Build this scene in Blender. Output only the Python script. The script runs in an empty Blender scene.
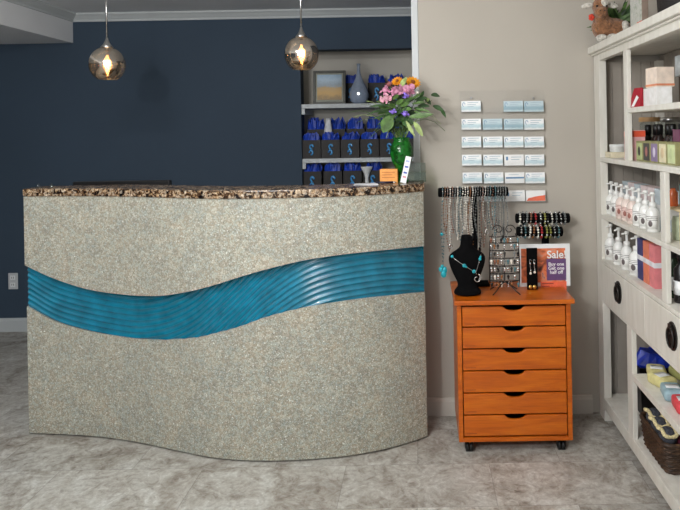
import bpy, bmesh, math, random
from mathutils import Vector, Matrix
R = math.radians
PI = math.pi
rnd = random.Random(11)
scene = bpy.context.scene
COL = scene.collection

# ------------------------------------------------------------------ camera
EYE, FPX, ROLL = 1.42, 620.0, R(1.0)
cam_data = bpy.data.cameras.new('camera')
cam = bpy.data.objects.new('camera', cam_data)
COL.objects.link(cam)
cam_data.sensor_width = 36
cam_data.lens = 36 * FPX / 680
cam_data.shift_x = (340 - 420) / 680
cam_data.shift_y = (132 - 255) / 680
cam.matrix_world = Matrix.Translation((0, 0, EYE)) @ Matrix.Rotation(R(90), 4, 'X') @ Matrix.Rotation(-ROLL, 4, 'Z')
scene.camera = cam

def at(px, py, Y):
    """the point of the room at depth Y that the photo shows at this place"""
    dx, dy = px - 420, py - 132
    ux = dx * math.cos(ROLL) - dy * math.sin(ROLL)
    uy = dx * math.sin(ROLL) + dy * math.cos(ROLL)
    return Vector((ux * Y / FPX, Y, EYE - uy * Y / FPX))

# ------------------------------------------------------------------ materials
def lin(c):
    out = []
    for v in c[:3]:
        v = v / 255
        out.append(v / 12.92 if v <= 0.04045 else ((v + 0.055) / 1.055) ** 2.4)
    return (*out, 1)

MATS = {}
class N:
    """tiny node-graph helper"""
    def __init__(self, name):
        self.m = bpy.data.materials.new(name)
        self.m.use_nodes = True
        self.t = self.m.node_tree
        self.t.nodes.clear()
        self.out = self.t.nodes.new('ShaderNodeOutputMaterial')
    def new(self, kind, **kw):
        n = self.t.nodes.new('ShaderNode' + kind)
        for k, v in kw.items():
            setattr(n, k, v)
        return n
    def link(self, a, b):
        self.t.links.new(a, b)
    def coord(self, kind='Object'):
        return self.new('TexCoord').outputs[kind]
    def mapped(self, scale=(1, 1, 1), kind='Object', rot=(0, 0, 0)):
        mp = self.new('Mapping')
        mp.inputs['Scale'].default_value = scale
        mp.inputs['Rotation'].default_value = rot
        self.link(self.coord(kind), mp.inputs['Vector'])
        return mp.outputs['Vector']
    def noise(self, vec, scale, detail=4, rough=0.5, dist=0):
        n = self.new('TexNoise')
        n.inputs['Scale'].default_value = scale
        n.inputs['Detail'].default_value = detail
        n.inputs['Roughness'].default_value = rough
        n.inputs['Distortion'].default_value = dist
        self.link(vec, n.inputs['Vector'])
        return n
    def vor(self, vec, scale, feature='F1'):
        n = self.new('TexVoronoi', feature=feature)
        n.inputs['Scale'].default_value = scale
        self.link(vec, n.inputs['Vector'])
        return n
    def ramp(self, fac, stops, interp='LINEAR'):
        n = self.new('ValToRGB')
        n.color_ramp.interpolation = interp
        el = n.color_ramp.elements
        while len(el) < len(stops):
            el.new(0.5)
        for e, (p, c) in zip(el, stops):
            e.position = p
            e.color = lin(c)
        self.link(fac, n.inputs['Fac'])
        return n.outputs['Color']
    def mix(self, fac, a, b, mode='MIX'):
        n = self.new('Mix', data_type='RGBA', blend_type=mode)
        for s, v in ((0, fac), (6, a), (7, b)):
            if isinstance(v, (int, float)):
                n.inputs[s].default_value = v
            elif isinstance(v, tuple):
                n.inputs[s].default_value = v
            else:
                self.link(v, n.inputs[s])
        return n.outputs[2]
    def math(self, op, a, b=0.0, c=0.0):
        n = self.new('Math', operation=op)
        for s, v in ((0, a), (1, b), (2, c)):
            if isinstance(v, (int, float)):
                n.inputs[s].default_value = v
            else:
                self.link(v, n.inputs[s])
        return n.outputs[0]
    def bump(self, h, strength=0.3, dist=0.01):
        n = self.new('Bump')
        n.inputs['Strength'].default_value = strength
        n.inputs['Distance'].default_value = dist
        self.link(h, n.inputs['Height'])
        return n.outputs['Normal']
    def bsdf(self, color, rough=0.6, metal=0.0, normal=None, spec=0.5, coat=0.0, sheen=0.0):
        b = self.new('BsdfPrincipled')
        if isinstance(color, tuple):
            b.inputs['Base Color'].default_value = color
        else:
            self.link(color, b.inputs['Base Color'])
        if isinstance(rough, (int, float)):
            b.inputs['Roughness'].default_value = rough
        else:
            self.link(rough, b.inputs['Roughness'])
        b.inputs['Metallic'].default_value = metal
        b.inputs['Specular IOR Level'].default_value = spec
        b.inputs['Coat Weight'].default_value = coat
        b.inputs['Sheen Weight'].default_value = sheen
        if normal is not None:
            self.link(normal, b.inputs['Normal'])
        self.link(b.outputs[0], self.out.inputs['Surface'])
        return b

def paint(name, rgb, rough=0.6, metal=0.0, var=0.06, scale=30, spec=0.5, bump=0.0, coat=0.0, sheen=0.0):
    """plain colour with a slight grain"""
    key = ('p', name)
    if key in MATS:
        return MATS[key]
    n = N(name)
    nz = n.noise(n.coord(), scale, 3)
    c0 = tuple(max(0, v * (1 - var)) for v in rgb)
    c1 = tuple(min(255, v * (1 + var)) for v in rgb)
    col = n.ramp(nz.outputs['Fac'], [(0.3, c0), (0.7, c1)])
    nrm = n.bump(nz.outputs['Fac'], bump, 0.004) if bump else None
    n.bsdf(col, rough, metal, nrm, spec, coat, sheen)
    MATS[key] = n.m
    return n.m

def clear(name, tint=(255, 255, 255), gloss=0.12, rough=0.05):
    key = ('c', name)
    if key in MATS:
        return MATS[key]
    n = N(name)
    tr = n.new('BsdfTransparent'); tr.inputs[0].default_value = lin(tint)
    gl = n.new('BsdfGlossy'); gl.inputs['Roughness'].default_value = rough
    gl.inputs['Color'].default_value = (0.9, 0.95, 0.95, 1)
    lw = n.new('LayerWeight'); lw.inputs['Blend'].default_value = 0.5
    fac = n.math('ADD', n.math('MULTIPLY', n.math('POWER', lw.outputs['Facing'], 4.0), 0.5), gloss * 0.4 + 0.03)
    ms = n.new('MixShader')
    n.link(fac, ms.inputs[0]); n.link(tr.outputs[0], ms.inputs[1]); n.link(gl.outputs[0], ms.inputs[2])
    n.link(ms.outputs[0], n.out.inputs['Surface'])
    MATS[key] = n.m
    return n.m

def tinted(name, rgb, body):
    """coloured glass: lets some light through, scatters some in its own colour"""
    n = N(name)
    tr = n.new('BsdfTransparent'); tr.inputs[0].default_value = lin(rgb)
    nz = n.noise(n.coord(), 30, 2)
    b = n.bsdf(n.ramp(nz.outputs['Fac'], [(0.35, tuple(v * 0.6 for v in rgb)), (0.65, rgb)]), 0.06, 0, None, 0.8)
    ms = n.new('MixShader'); ms.inputs[0].default_value = body
    n.link(tr.outputs[0], ms.inputs[1]); n.link(b.outputs[0], ms.inputs[2])
    n.link(ms.outputs[0], n.out.inputs['Surface'])
    return n.m

def emit(name, rgb, strength):
    n = N(name)
    e = n.new('Emission'); e.inputs[0].default_value = lin(rgb); e.inputs[1].default_value = strength
    n.link(e.outputs[0], n.out.inputs['Surface'])
    return n.m

def wall_mat(name, rgb, var=0.03):
    n = N(name)
    v = n.coord()
    big = n.noise(v, 1.3, 3)
    fine = n.noise(v, 180, 2)
    col = n.ramp(big.outputs['Fac'], [(0.3, tuple(x * (1 - var) for x in rgb)), (0.7, tuple(min(255, x * (1 + var)) for x in rgb))])
    n.bsdf(col, 0.75, 0, n.bump(fine.outputs['Fac'], 0.12, 0.002), 0.3)
    return n.m

def floor_mat():
    n = N('stone_tile')
    v = n.coord()
    sep = n.new('SeparateXYZ'); n.link(v, sep.inputs[0])
    # tile 0.61 x 0.305, rows offset by half
    row = n.math('DIVIDE', n.math('ADD', sep.outputs['Y'], 0.095), 0.305)
    rowi = n.math('FLOOR', row)
    colx = n.math('ADD', n.math('DIVIDE', n.math('ADD', sep.outputs['X'], 0.34), 0.61), n.math('MULTIPLY', rowi, 0.5))
    coli = n.math('FLOOR', colx)
    fy = n.math('FRACT', row); fx = n.math('FRACT', colx)
    ey = n.math('MULTIPLY', n.math('MINIMUM', fy, n.math('SUBTRACT', 1.0, fy)), 0.305)
    ex = n.math('MULTIPLY', n.math('MINIMUM', fx, n.math('SUBTRACT', 1.0, fx)), 0.61)
    edge = n.math('MINIMUM', ex, ey)
    seam = n.math('LESS_THAN', edge, 0.0016)
    comb = n.new('CombineXYZ'); n.link(coli, comb.inputs[0]); n.link(rowi, comb.inputs[1])
    wn = n.new('TexWhiteNoise', noise_dimensions='3D'); n.link(comb.outputs[0], wn.inputs['Vector'])
    off = n.new('VectorMath', operation='SCALE'); n.link(wn.outputs['Color'], off.inputs[0]); off.inputs['Scale'].default_value = 9
    add = n.new('VectorMath', operation='ADD'); n.link(v, add.inputs[0]); n.link(off.outputs[0], add.inputs[1])
    vv = add.outputs[0]
    a = n.noise(vv, 4.5, 9, 0.62, 1.6)
    b = n.noise(vv, 13, 8, 0.68, 2.2)
    c = n.noise(vv, 55, 5, 0.7, 0.8)
    base = n.ramp(a.outputs['Fac'], [(0.34, (122, 111, 99)), (0.44, (164, 157, 147)), (0.52, (196, 194, 186)), (0.66, (222, 223, 218))])
    vein = n.ramp(b.outputs['Fac'], [(0.34, (106, 95, 84)), (0.43, (170, 163, 153)), (0.56, (198, 196, 188)), (0.68, (230, 231, 227))])
    col = n.mix(0.5, base, vein)
    grit = n.ramp(c.outputs['Fac'], [(0.3, (205, 202, 198)), (0.6, (255, 255, 255))])
    col = n.mix(0.65, col, grit, 'MULTIPLY')
    bright = n.math('ADD', 0.9, n.math('MULTIPLY', wn.outputs['Value'], 0.16))
    cb = n.new('CombineXYZ')
    for k in range(3): n.link(bright, cb.inputs[k])
    col = n.mix(1.0, col, cb.outputs[0], 'MULTIPLY')
    col = n.mix(n.math('MULTIPLY', seam, 0.35), col, lin((80, 72, 66)))
    h = n.math('ADD', n.math('MULTIPLY', b.outputs['Fac'], 0.6), n.math('MULTIPLY', c.outputs['Fac'], 0.4))
    n.bsdf(col, 0.48, 0, n.bump(h, 0.25, 0.004), 0.4)
    return n.m

def crackle_mat():
    n = N('crackled_stone_laminate')
    v = n.coord()
    wob = n.noise(v, 40, 3, 0.6)
    mv = n.new('VectorMath', operation='SCALE'); n.link(wob.outputs['Color'], mv.inputs[0]); mv.inputs['Scale'].default_value = 0.02
    add = n.new('VectorMath', operation='ADD'); n.link(v, add.inputs[0]); n.link(mv.outputs[0], add.inputs[1])
    vv = add.outputs[0]
    cells = n.vor(vv, 105)
    sepc = n.new('SeparateColor'); n.link(cells.outputs['Color'], sepc.inputs[0])
    chip = n.ramp(sepc.outputs[0], [(0.0, (186, 182, 172)), (0.22, (208, 205, 195)), (0.42, (197, 190, 178)), (0.58, (204, 207, 200)), (0.75, (197, 202, 198)), (0.9, (218, 217, 210)), (1.0, (234, 235, 230))], 'CONSTANT')
    edge = n.vor(vv, 105, 'DISTANCE_TO_EDGE')
    line = n.ramp(edge.outputs['Distance'], [(0.0, (196, 192, 180)), (0.12, (255, 255, 255))])
    big = n.noise(v, 9, 5, 0.6, 1.0)
    tone = n.ramp(big.outputs['Fac'], [(0.3, (220, 224, 224)), (0.5, (236, 236, 231)), (0.7, (248, 242, 232))])
    col = n.mix(0.7, chip, line, 'MULTIPLY')
    col = n.mix(0.9, col, tone, 'MULTIPLY')
    sp = n.noise(v, 200, 3, 0.7)
    spk = n.ramp(sp.outputs['Fac'], [(0.30, (104, 100, 92)), (0.42, (200, 198, 192)), (0.55, (240, 239, 234)), (0.70, (255, 255, 252))])
    col = n.mix(0.75, col, spk, 'MULTIPLY')
    gl = n.noise(v, 160, 2, 0.5)
    glint = n.ramp(gl.outputs['Fac'], [(0.64, (0, 0, 0)), (0.72, (255, 255, 255))])
    col = n.mix(glint, col, lin((236, 240, 232)))
    rough = n.math('SUBTRACT', 0.55, n.math('MULTIPLY', sepc.outputs[1], 0.2))
    n.bsdf(col, rough, 0, n.bump(n.math('ADD', edge.outputs['Distance'], sp.outputs['Fac']), 0.25, 0.002), 0.4)
    return n.m

def granite_mat():
    n = N('brown_granite')
    v = n.coord()
    a = n.noise(v, 46, 5, 0.65, 0.9)
    b = n.noise(v, 130, 3, 0.6)
    vo = n.vor(v, 90)
    sc = n.new('SeparateColor'); n.link(vo.outputs['Color'], sc.inputs[0])
    c1 = n.ramp(a.outputs['Fac'], [(0.40, (12, 9, 8)), (0.47, (58, 38, 26)), (0.52, (176, 138, 100)), (0.58, (232, 216, 190)), (0.67, (90, 62, 42))])
    c2 = n.ramp(sc.outputs[0], [(0.0, (20, 15, 13)), (0.35, (104, 76, 52)), (0.6, (190, 160, 122)), (0.75, (40, 28, 22)), (0.92, (224, 210, 190))], 'CONSTANT')
    col = n.mix(0.4, c1, c2)
    gr = n.ramp(b.outputs['Fac'], [(0.35, (90, 80, 74)), (0.55, (255, 255, 255))])
    col = n.mix(0.7, col, gr, 'MULTIPLY')
    n.bsdf(col, 0.22, 0, None, 0.45)
    return n.m

def pine_mat(rot=(0, 0, 0), name='orange_pine'):
    n = N(name)
    v = n.mapped((1.2, 6, 9), rot=rot)
    w = n.noise(v, 3.2, 6, 0.55, 0.9)
    f = n.noise(n.mapped((6, 60, 160), rot=rot), 2.0, 3, 0.6)
    col = n.ramp(w.outputs['Fac'], [(0.28, (174, 78, 6)), (0.5, (200, 98, 10)), (0.72, (214, 114, 18))])
    fine = n.ramp(f.outputs['Fac'], [(0.3, (222, 200, 172)), (0.6, (255, 255, 255))])
    col = n.mix(0.5, col, fine, 'MULTIPLY')
    kn = n.vor(n.coord(), 5.0)
    knot = n.ramp(kn.outputs['Distance'], [(0.02, (90, 42, 14)), (0.06, (255, 255, 255))])
    col = n.mix(0.7, col, knot, 'MULTIPLY')
    n.bsdf(col, 0.36, 0, None, 0.45, 0.15)
    return n.m

def painted_wood():
    n = N('cream_painted_wood')
    v = n.coord()
    nz = n.noise(n.mapped((3, 3, 0.6)), 10, 4)
    col = n.ramp(nz.outputs['Fac'], [(0.3, (218, 214, 203)), (0.7, (231, 228, 219))])
    n.bsdf(col, 0.42, 0, n.bump(nz.outputs['Fac'], 0.05, 0.002), 0.4)
    return n.m

def ombre_glass():
    """globe silvered at the top, clear at the bottom"""
    n = N('smoked_mirror_glass')
    v = n.coord()
    sep = n.new('SeparateXYZ'); n.link(v, sep.inputs[0])
    nz = n.noise(v, 28, 4, 0.6, 1.5)
    z = n.math('ADD', n.math('MULTIPLY', sep.outputs['Z'], 3.0), n.math('MULTIPLY', n.math('SUBTRACT', nz.outputs['Fac'], 0.5), 0.5))
    mr = n.new('MapRange'); n.link(z, mr.inputs[0])
    mr.inputs[1].default_value = -0.30; mr.inputs[2].default_value = 0.28
    mr.inputs[3].default_value = 0.48; mr.inputs[4].default_value = 0.82
    lw = n.new('LayerWeight'); lw.inputs['Blend'].default_value = 0.35
    fac = n.math('MAXIMUM', mr.outputs[0], lw.outputs['Facing'])
    fac = n.math('MINIMUM', n.math('ADD', fac, 0.02), 0.85)
    tr = n.new('BsdfTransparent'); tr.inputs[0].default_value = lin((226, 214, 198))
    gl = n.new('BsdfGlossy'); gl.inputs['Roughness'].default_value = 0.07
    gl.inputs['Color'].default_value = lin((236, 230, 220))
    ms = n.new('MixShader')
    n.link(fac, ms.inputs[0]); n.link(tr.outputs[0], ms.inputs[1]); n.link(gl.outputs[0], ms.inputs[2])
    n.link(ms.outputs[0], n.out.inputs['Surface'])
    return n.m

def picture_mat():
    """loose landscape: pale sky, ochre field, a blue pool"""
    n = N('painted_landscape')
    g = n.coord('Generated')
    sep = n.new('SeparateXYZ'); n.link(g, sep.inputs[0])
    nz = n.noise(g, 7, 5, 0.65, 1.0)
    z = n.math('ADD', sep.outputs['Z'], n.math('MULTIPLY', n.math('SUBTRACT', nz.outputs['Fac'], 0.5), 0.35))
    col = n.ramp(z, [(0.05, (150, 124, 80)), (0.25, (206, 166, 92)), (0.48, (196, 164, 110)), (0.56, (150, 166, 178)), (0.8, (182, 204, 220)), (1.0, (150, 182, 206))])
    d = n.new('VectorMath', operation='DISTANCE'); n.link(g, d.inputs[0]); d.inputs[1].default_value = (0.42, 0.5, 0.17)
    dd = n.math('ADD', d.outputs['Value'], n.math('MULTIPLY', n.math('SUBTRACT', nz.outputs['Fac'], 0.5), 0.4))
    pool = n.math('LESS_THAN', dd, 0.17)
    col = n.mix(pool, col, lin((40, 104, 190)))
    n.bsdf(col, 0.4)
    return n.m

def fur_mat(name, rgb, scale=70):
    n = N(name)
    nz = n.noise(n.coord(), scale, 5, 0.7, 0.6)
    col = n.ramp(nz.outputs['Fac'], [(0.3, tuple(v * 0.62 for v in rgb)), (0.55, rgb), (0.75, tuple(min(255, v * 1.25) for v in rgb))])
    n.bsdf(col, 0.9, 0, n.bump(nz.outputs['Fac'], 0.8, 0.012), 0.2, 0, 0.3)
    return n.m

def wicker_mat():
    n = N('dark_wicker')
    v = n.coord()
    nz = n.noise(n.mapped((20, 20, 90)), 2, 4, 0.6)
    col = n.ramp(nz.outputs['Fac'], [(0.3, (34, 24, 18)), (0.55, (70, 50, 36)), (0.72, (116, 88, 62))])
    n.bsdf(col, 0.5, 0, n.bump(nz.outputs['Fac'], 0.4, 0.004), 0.4)
    return n.m

def gradient_card(name, bottom, top):
    n = N(name)
    sep = n.new('SeparateXYZ'); n.link(n.coord('Generated'), sep.inputs[0])
    nz = n.noise(n.coord('Generated'), 4, 2)
    z = n.math('ADD', sep.outputs['Z'], n.math('MULTIPLY', n.math('SUBTRACT', nz.outputs['Fac'], 0.5), 0.2))
    col = n.ramp(z, [(0.12, top), (0.22, bottom), (0.42, bottom), (0.62, top)])
    n.bsdf(col, 0.45)
    return n.m

M = dict(taupe=paint('taupe_panel', (164, 156, 146), 0.55, var=0.05, scale=6),
    floor=floor_mat(), blue=wall_mat('navy_wall_paint', (61, 76, 92)), beige=wall_mat('beige_wall_paint', (184, 177, 166)),
    ceil=wall_mat('ceiling_paint', (236, 238, 240)), white=wall_mat('white_trim_paint', (198, 203, 204)), casing=wall_mat('white_casing_paint', (206, 209, 210)),
    closet=wall_mat('pale_closet_paint', (206, 202, 192)),
    crackle=crackle_mat(), granite=granite_mat(), pine=pine_mat(), cream=painted_wood(), ombre=ombre_glass(),
    teal=paint('teal_lacquer', (4, 110, 137), 0.2, var=0.1, scale=14, coat=0.9),
    dark=paint('dark_core', (40, 38, 36), 0.7), black=paint('black_plastic', (14, 14, 15), 0.4),
    velvet=paint('black_velvet', (9, 9, 10), 0.95, spec=0.1), steel=paint('brushed_steel', (196, 196, 194), 0.28, 1.0),
    silver=paint('silver', (216, 216, 214), 0.22, 1.0), gold=paint('gold', (232, 190, 104), 0.3, 1.0),
    wire=paint('dark_wire', (54, 50, 48), 0.4, 0.8), grey_shelf=paint('grey_white_laminate', (196, 202, 204), 0.5),
    bag=paint('black_kraft_bag', (32, 29, 28), 0.6, var=0.15), tissue=paint('royal_blue_tissue', (32, 68, 176), 0.5, var=0.25, scale=25),
    foil=paint('blue_foil', (70, 150, 255), 0.22, 0.05, var=0.3, scale=60, coat=0.6), card=paint('white_card', (238, 240, 240), 0.5, var=0.01),
    acrylic=clear('clear_acrylic', (254, 254, 254), -0.03, 0.02), glass=clear('clear_glass', (238, 243, 242), 0.12),
    green_glass=tinted('green_glass', (40, 150, 50), 0.5), greyglaze=paint('grey_blue_glaze', (158, 172, 194), 0.25, coat=0.4),
    leaf=paint('leaf_green', (74, 104, 48), 0.5, var=0.25), leaf_dark=paint('dark_leaf', (44, 72, 34), 0.5, var=0.25),
    leaf_pale=paint('pale_leaf', (150, 168, 104), 0.5, var=0.2), pink=paint('mauve_petal', (196, 134, 160), 0.6, var=0.2),
    palepink=paint('pale_pink_petal', (226, 170, 186), 0.6, var=0.12), orange=paint('orange_petal', (246, 150, 20), 0.6, var=0.15),
    purple=paint('violet_petal', (142, 116, 216), 0.6, var=0.15), brown=paint('dusty_rose_spike', (150, 88, 84), 0.7, var=0.2),
    cardboard=paint('orange_card', (240, 164, 84), 0.6), paper=paint('paper', (226, 228, 232), 0.6), mauveband=paint('violet_print', (104, 74, 122), 0.5),
    coral=paint('coral_print', (238, 112, 78), 0.5), plumb=paint('turquoise', (34, 170, 184), 0.3, var=0.2, scale=120),
    onyx=paint('black_bead', (18, 18, 20), 0.2), pearl=paint('pearl', (238, 232, 220), 0.25), red=paint('red_bead', (180, 36, 40), 0.3),
    yellow=paint('lime_bead', (150, 150, 70), 0.35), copper=paint('copper', (150, 104, 84), 0.35, 0.6), greybead=paint('grey_bead', (120, 124, 122), 0.3),
    amber=paint('amber_bead', (140, 92, 54), 0.25), tealbead=paint('teal_bead', (84, 122, 128), 0.25),
)

# ------------------------------------------------------------------ mesh helper
class MB:
    def __init__(self):
        self.bm = bmesh.new()
    def _set(self, faces, mi, smooth):
        for f in faces:
            f.material_index = mi
            f.smooth = smooth
    def box(self, x0, x1, y0, y1, z0, z1, mi=0, rot=None, about=None):
        vs = [self.bm.verts.new((x, y, z)) for x in (x0, x1) for y in (y0, y1) for z in (z0, z1)]
        idx = [(0, 1, 3, 2), (4, 6, 7, 5), (0, 4, 5, 1), (2, 3, 7, 6), (0, 2, 6, 4), (1, 5, 7, 3)]
        self._set([self.bm.faces.new([vs[i] for i in q]) for q in idx], mi, False)
        if rot is not None:
            c = Vector(about) if about else Vector(((x0 + x1) / 2, (y0 + y1) / 2, (z0 + z1) / 2))
            for v in vs:
                v.co = c + rot @ (v.co - c)
        return vs
    def prism(self, pts, z0, z1, mi=0):
        lo = [self.bm.verts.new((x, y, z0)) for x, y in pts]
        hi = [self.bm.verts.new((x, y, z1)) for x, y in pts]
        n = len(pts)
        fs = [self.bm.faces.new(lo[::-1]), self.bm.faces.new(hi)]
        fs += [self.bm.faces.new((lo[i], lo[(i + 1) % n], hi[(i + 1) % n], hi[i])) for i in range(n)]
        self._set(fs, mi, False)
    def prism_y(self, pts, y0, y1, mi=0):
        """outline in x,z pushed along y"""
        lo = [self.bm.verts.new((x, y0, z)) for x, z in pts]
        hi = [self.bm.verts.new((x, y1, z)) for x, z in pts]
        n = len(pts)
        fs = [self.bm.faces.new(lo), self.bm.faces.new(hi[::-1])]
        fs += [self.bm.faces.new((lo[(i + 1) % n], lo[i], hi[i], hi[(i + 1) % n])) for i in range(n)]
        self._set(fs, mi, False)
    def rings(self, rings, mi=0, cap0=True, cap1=True, smooth=True, closed=False):
        vr = [[self.bm.verts.new(p) for p in r] for r in rings]
        n = len(vr[0])
        fs = []
        for a in range(len(vr) - (0 if closed else 1)):
            p, q = vr[a], vr[(a + 1) % len(vr)]
            for i in range(n):
                fs.append(self.bm.faces.new((p[i], p[(i + 1) % n], q[(i + 1) % n], q[i])))
        self._set(fs, mi, smooth)
        caps = []
        if not closed:
            if cap0: caps.append(self.bm.faces.new(vr[0][::-1]))
            if cap1: caps.append(self.bm.faces.new(vr[-1]))
        self._set(caps, mi, False)
    def lathe(self, prof, cx=0, cy=0, seg=24, mi=0, cap0=True, cap1=True, smooth=True):
        self.rings([[(cx + r * math.cos(2 * PI * k / seg), cy + r * math.sin(2 * PI * k / seg), z) for k in range(seg)] for r, z in prof], mi, cap0, cap1, smooth)
    def cyl(self, a, b, r0, r1=None, seg=12, mi=0, smooth=True):
        a, b = Vector(a), Vector(b)
        r1 = r0 if r1 is None else r1
        d = (b - a).normalized()
        u = d.orthogonal().normalized(); w = d.cross(u)
        ring = lambda c, r: [c + (u * math.cos(2 * PI * k / seg) + w * math.sin(2 * PI * k / seg)) * r for k in range(seg)]
        self.rings([ring(a, r0), ring(b, r1)], mi, True, True, smooth)
    def tube(self, pts, r, seg=6, mi=0, closed=False, taper=None):
        pts = [Vector(p) for p in pts]
        n = len(pts)
        rings, prev = [], None
        for i, p in enumerate(pts):
            a = pts[(i - 1) % n] if (closed or i > 0) else p
            b = pts[(i + 1) % n] if (closed or i < n - 1) else p
            d = (b - a)
            if d.length < 1e-9: d = Vector((0, 0, 1))
            d.normalize()
            u = d.orthogonal().normalized() if prev is None else (prev - d * prev.dot(d))
            if u.length < 1e-6: u = d.orthogonal()
            u.normalize(); prev = u
            w = d.cross(u)
            rr = r if taper is None else r * (taper(i / max(1, n - 1)))
            rings.append([p + (u * math.cos(2 * PI * k / seg) + w * math.sin(2 * PI * k / seg)) * rr for k in range(seg)])
        self.rings(rings, mi, True, True, True, closed)
    def ball(self, c, r, seg=10, ringn=7, mi=0, rot=None):
        c = Vector(c)
        r = Vector((r, r, r)) if isinstance(r, (int, float)) else Vector(r)
        rs = []
        for j in range(1, ringn):
            t = PI * j / ringn
            ring = []
            for k in range(seg):
                p = Vector((r.x * math.sin(t) * math.cos(2 * PI * k / seg), r.y * math.sin(t) * math.sin(2 * PI * k / seg), -r.z * math.cos(t)))
                ring.append(c + (rot @ p if rot is not None else p))
            rs.append(ring)
        vr = [[self.bm.verts.new(p) for p in ring] for ring in rs]
        def pole(z):
            p = Vector((0, 0, z))
            return self.bm.verts.new(c + (rot @ p if rot is not None else p))
        s, nn = pole(-r.z), pole(r.z)
        fs = []
        for a in range(len(vr) - 1):
            for k in range(seg):
                fs.append(self.bm.faces.new((vr[a][k], vr[a][(k + 1) % seg], vr[a + 1][(k + 1) % seg], vr[a + 1][k])))
        for k in range(seg):
            fs.append(self.bm.faces.new((s, vr[0][(k + 1) % seg], vr[0][k])))
            fs.append(self.bm.faces.new((nn, vr[-1][k], vr[-1][(k + 1) % seg])))
        self._set(fs, mi, True)
    def bead(self, c, r, mi=0):
        self.ball(c, r, 6, 4, mi)
    def grid(self, fn, nu, nv, mi=0, smooth=True, flip=False):
        vs = [[self.bm.verts.new(fn(i / nu, j / nv)) for j in range(nv + 1)] for i in range(nu + 1)]
        fs = []
        for i in range(nu):
            for j in range(nv):
                q = (vs[i][j], vs[i + 1][j], vs[i + 1][j + 1], vs[i][j + 1])
                fs.append(self.bm.faces.new(q[::-1] if flip else q))
        self._set(fs, mi, smooth)
    def rbox(self, w, d, h, r=0.01, cz=0.0, seg=4, mi=0, puff=0.0):
        """pillow-soft box standing on z = cz"""
        prof = []
        rings = []
        for j in range(9):
            t = j / 8
            zz = cz + h * t
            k = 1 - abs(2 * t - 1) ** 4
            inset = r * (1 - math.sqrt(max(0, k))) if k < 1 else 0
            ww, dd = w / 2 - inset, d / 2 - inset
            rr = max(0.001, min(ww, dd) * 0.35)
            ring = []
            for q, (sx, sy) in enumerate(((1, 1), (-1, 1), (-1, -1), (1, -1))):
                for s in range(seg + 1):
                    an = PI / 2 * (q + s / seg)
                    ring.append((sx * (ww - rr) + rr * math.cos(an), sy * (dd - rr) + rr * math.sin(an), zz))
            rings.append(ring)
        self.rings(rings, mi)
    def leaf(self, p0, p1, width, sag=0.0, mi=0, n=7, side=None, fold=0.15):
        p0, p1 = Vector(p0), Vector(p1)
        d = p1 - p0
        side = Vector(side) if side else d.cross(Vector((0, -1, 0.3)))
        if side.length < 1e-6: side = Vector((1, 0, 0))
        side.normalize()
        up = side.cross(d).normalized()
        rows = []
        for i in range(n + 1):
            t = i / n
            c = p0 + d * t + Vector((0, 0, -sag * (t * t) * d.length + sag * t * d.length * 0.3))
            w = width * 0.5 * (math.sin(PI * min(1, t * 0.94 + 0.06)) ** 0.8)
            rows.append([self.bm.verts.new(c - side * w + up * w * fold), self.bm.verts.new(c), self.bm.verts.new(c + side * w + up * w * fold)])
        fs = []
        for i in range(n):
            for j in range(2):
                fs.append(self.bm.faces.new((rows[i][j], rows[i][j + 1], rows[i + 1][j + 1], rows[i + 1][j])))
        self._set(fs, mi, True)
    def build(self, name, mats, parent=None, world=False, bevel=0.0, solid=0.0, subsurf=0, recalc=True):
        if recalc:
            bmesh.ops.recalc_face_normals(self.bm, faces=self.bm.faces)
        me = bpy.data.meshes.new(name)
        self.bm.to_mesh(me)
        self.bm.free()
        for m in (mats if isinstance(mats, (list, tuple)) else [mats]):
            me.materials.append(m)
        o = bpy.data.objects.new(name, me)
        COL.objects.link(o)
        if parent:
            o.parent = parent
            if world:
                off = Vector((0, 0, 0)); p = parent
                while p:
                    off += p.location; p = p.parent
                me.transform(Matrix.Translation(-off))
        if solid:
            s = o.modifiers.new('thickness', 'SOLIDIFY'); s.thickness = solid; s.offset = 0
        if bevel:
            b = o.modifiers.new('bevel', 'BEVEL'); b.width = bevel; b.segments = 2; b.limit_method = 'ANGLE'; b.angle_limit = R(40)
        if subsurf:
            s = o.modifiers.new('smooth', 'SUBSURF'); s.levels = s.render_levels = subsurf
        return o

def recenter(o):
    """put a single-mesh thing's origin at the middle of its base"""
    me = o.data
    xs = [v.co.x for v in me.vertices]; ys = [v.co.y for v in me.vertices]; zs = [v.co.z for v in me.vertices]
    c = Vector(((min(xs) + max(xs)) / 2, (min(ys) + max(ys)) / 2, min(zs)))
    me.transform(Matrix.Translation(-c))
    o.location = o.location + c
    return o

def tag(o, label, cat, group=None, kind=None):
    o['label'] = label; o['category'] = cat
    if group: o['group'] = group
    if kind: o['kind'] = kind
    return o

def thing(name, label, cat, loc=(0, 0, 0), group=None, rotz=0.0):
    o = bpy.data.objects.new(name, None)
    o.empty_display_size = 0.05
    COL.objects.link(o)
    o.location = loc; o.rotation_euler = (0, 0, rotz)
    return tag(o, label, cat, group)

KIDS = {}
def copy_tree(o, label=None, loc=None, rotz=None, mats=None):
    c = o.copy(); COL.objects.link(c)
    for ch in [x for x in COL.objects if x.parent == o]:
        d = ch.copy(); COL.objects.link(d); d.parent = c
        for g in [x for x in COL.objects if x.parent == ch]:
            e = g.copy(); COL.objects.link(e); e.parent = d
    if label: c['label'] = label
    if loc is not None: c.location = loc
    if rotz is not None: c.rotation_euler = (0, 0, rotz)
    return c

def struct(o):
    o['kind'] = 'structure'
    return o

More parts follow.
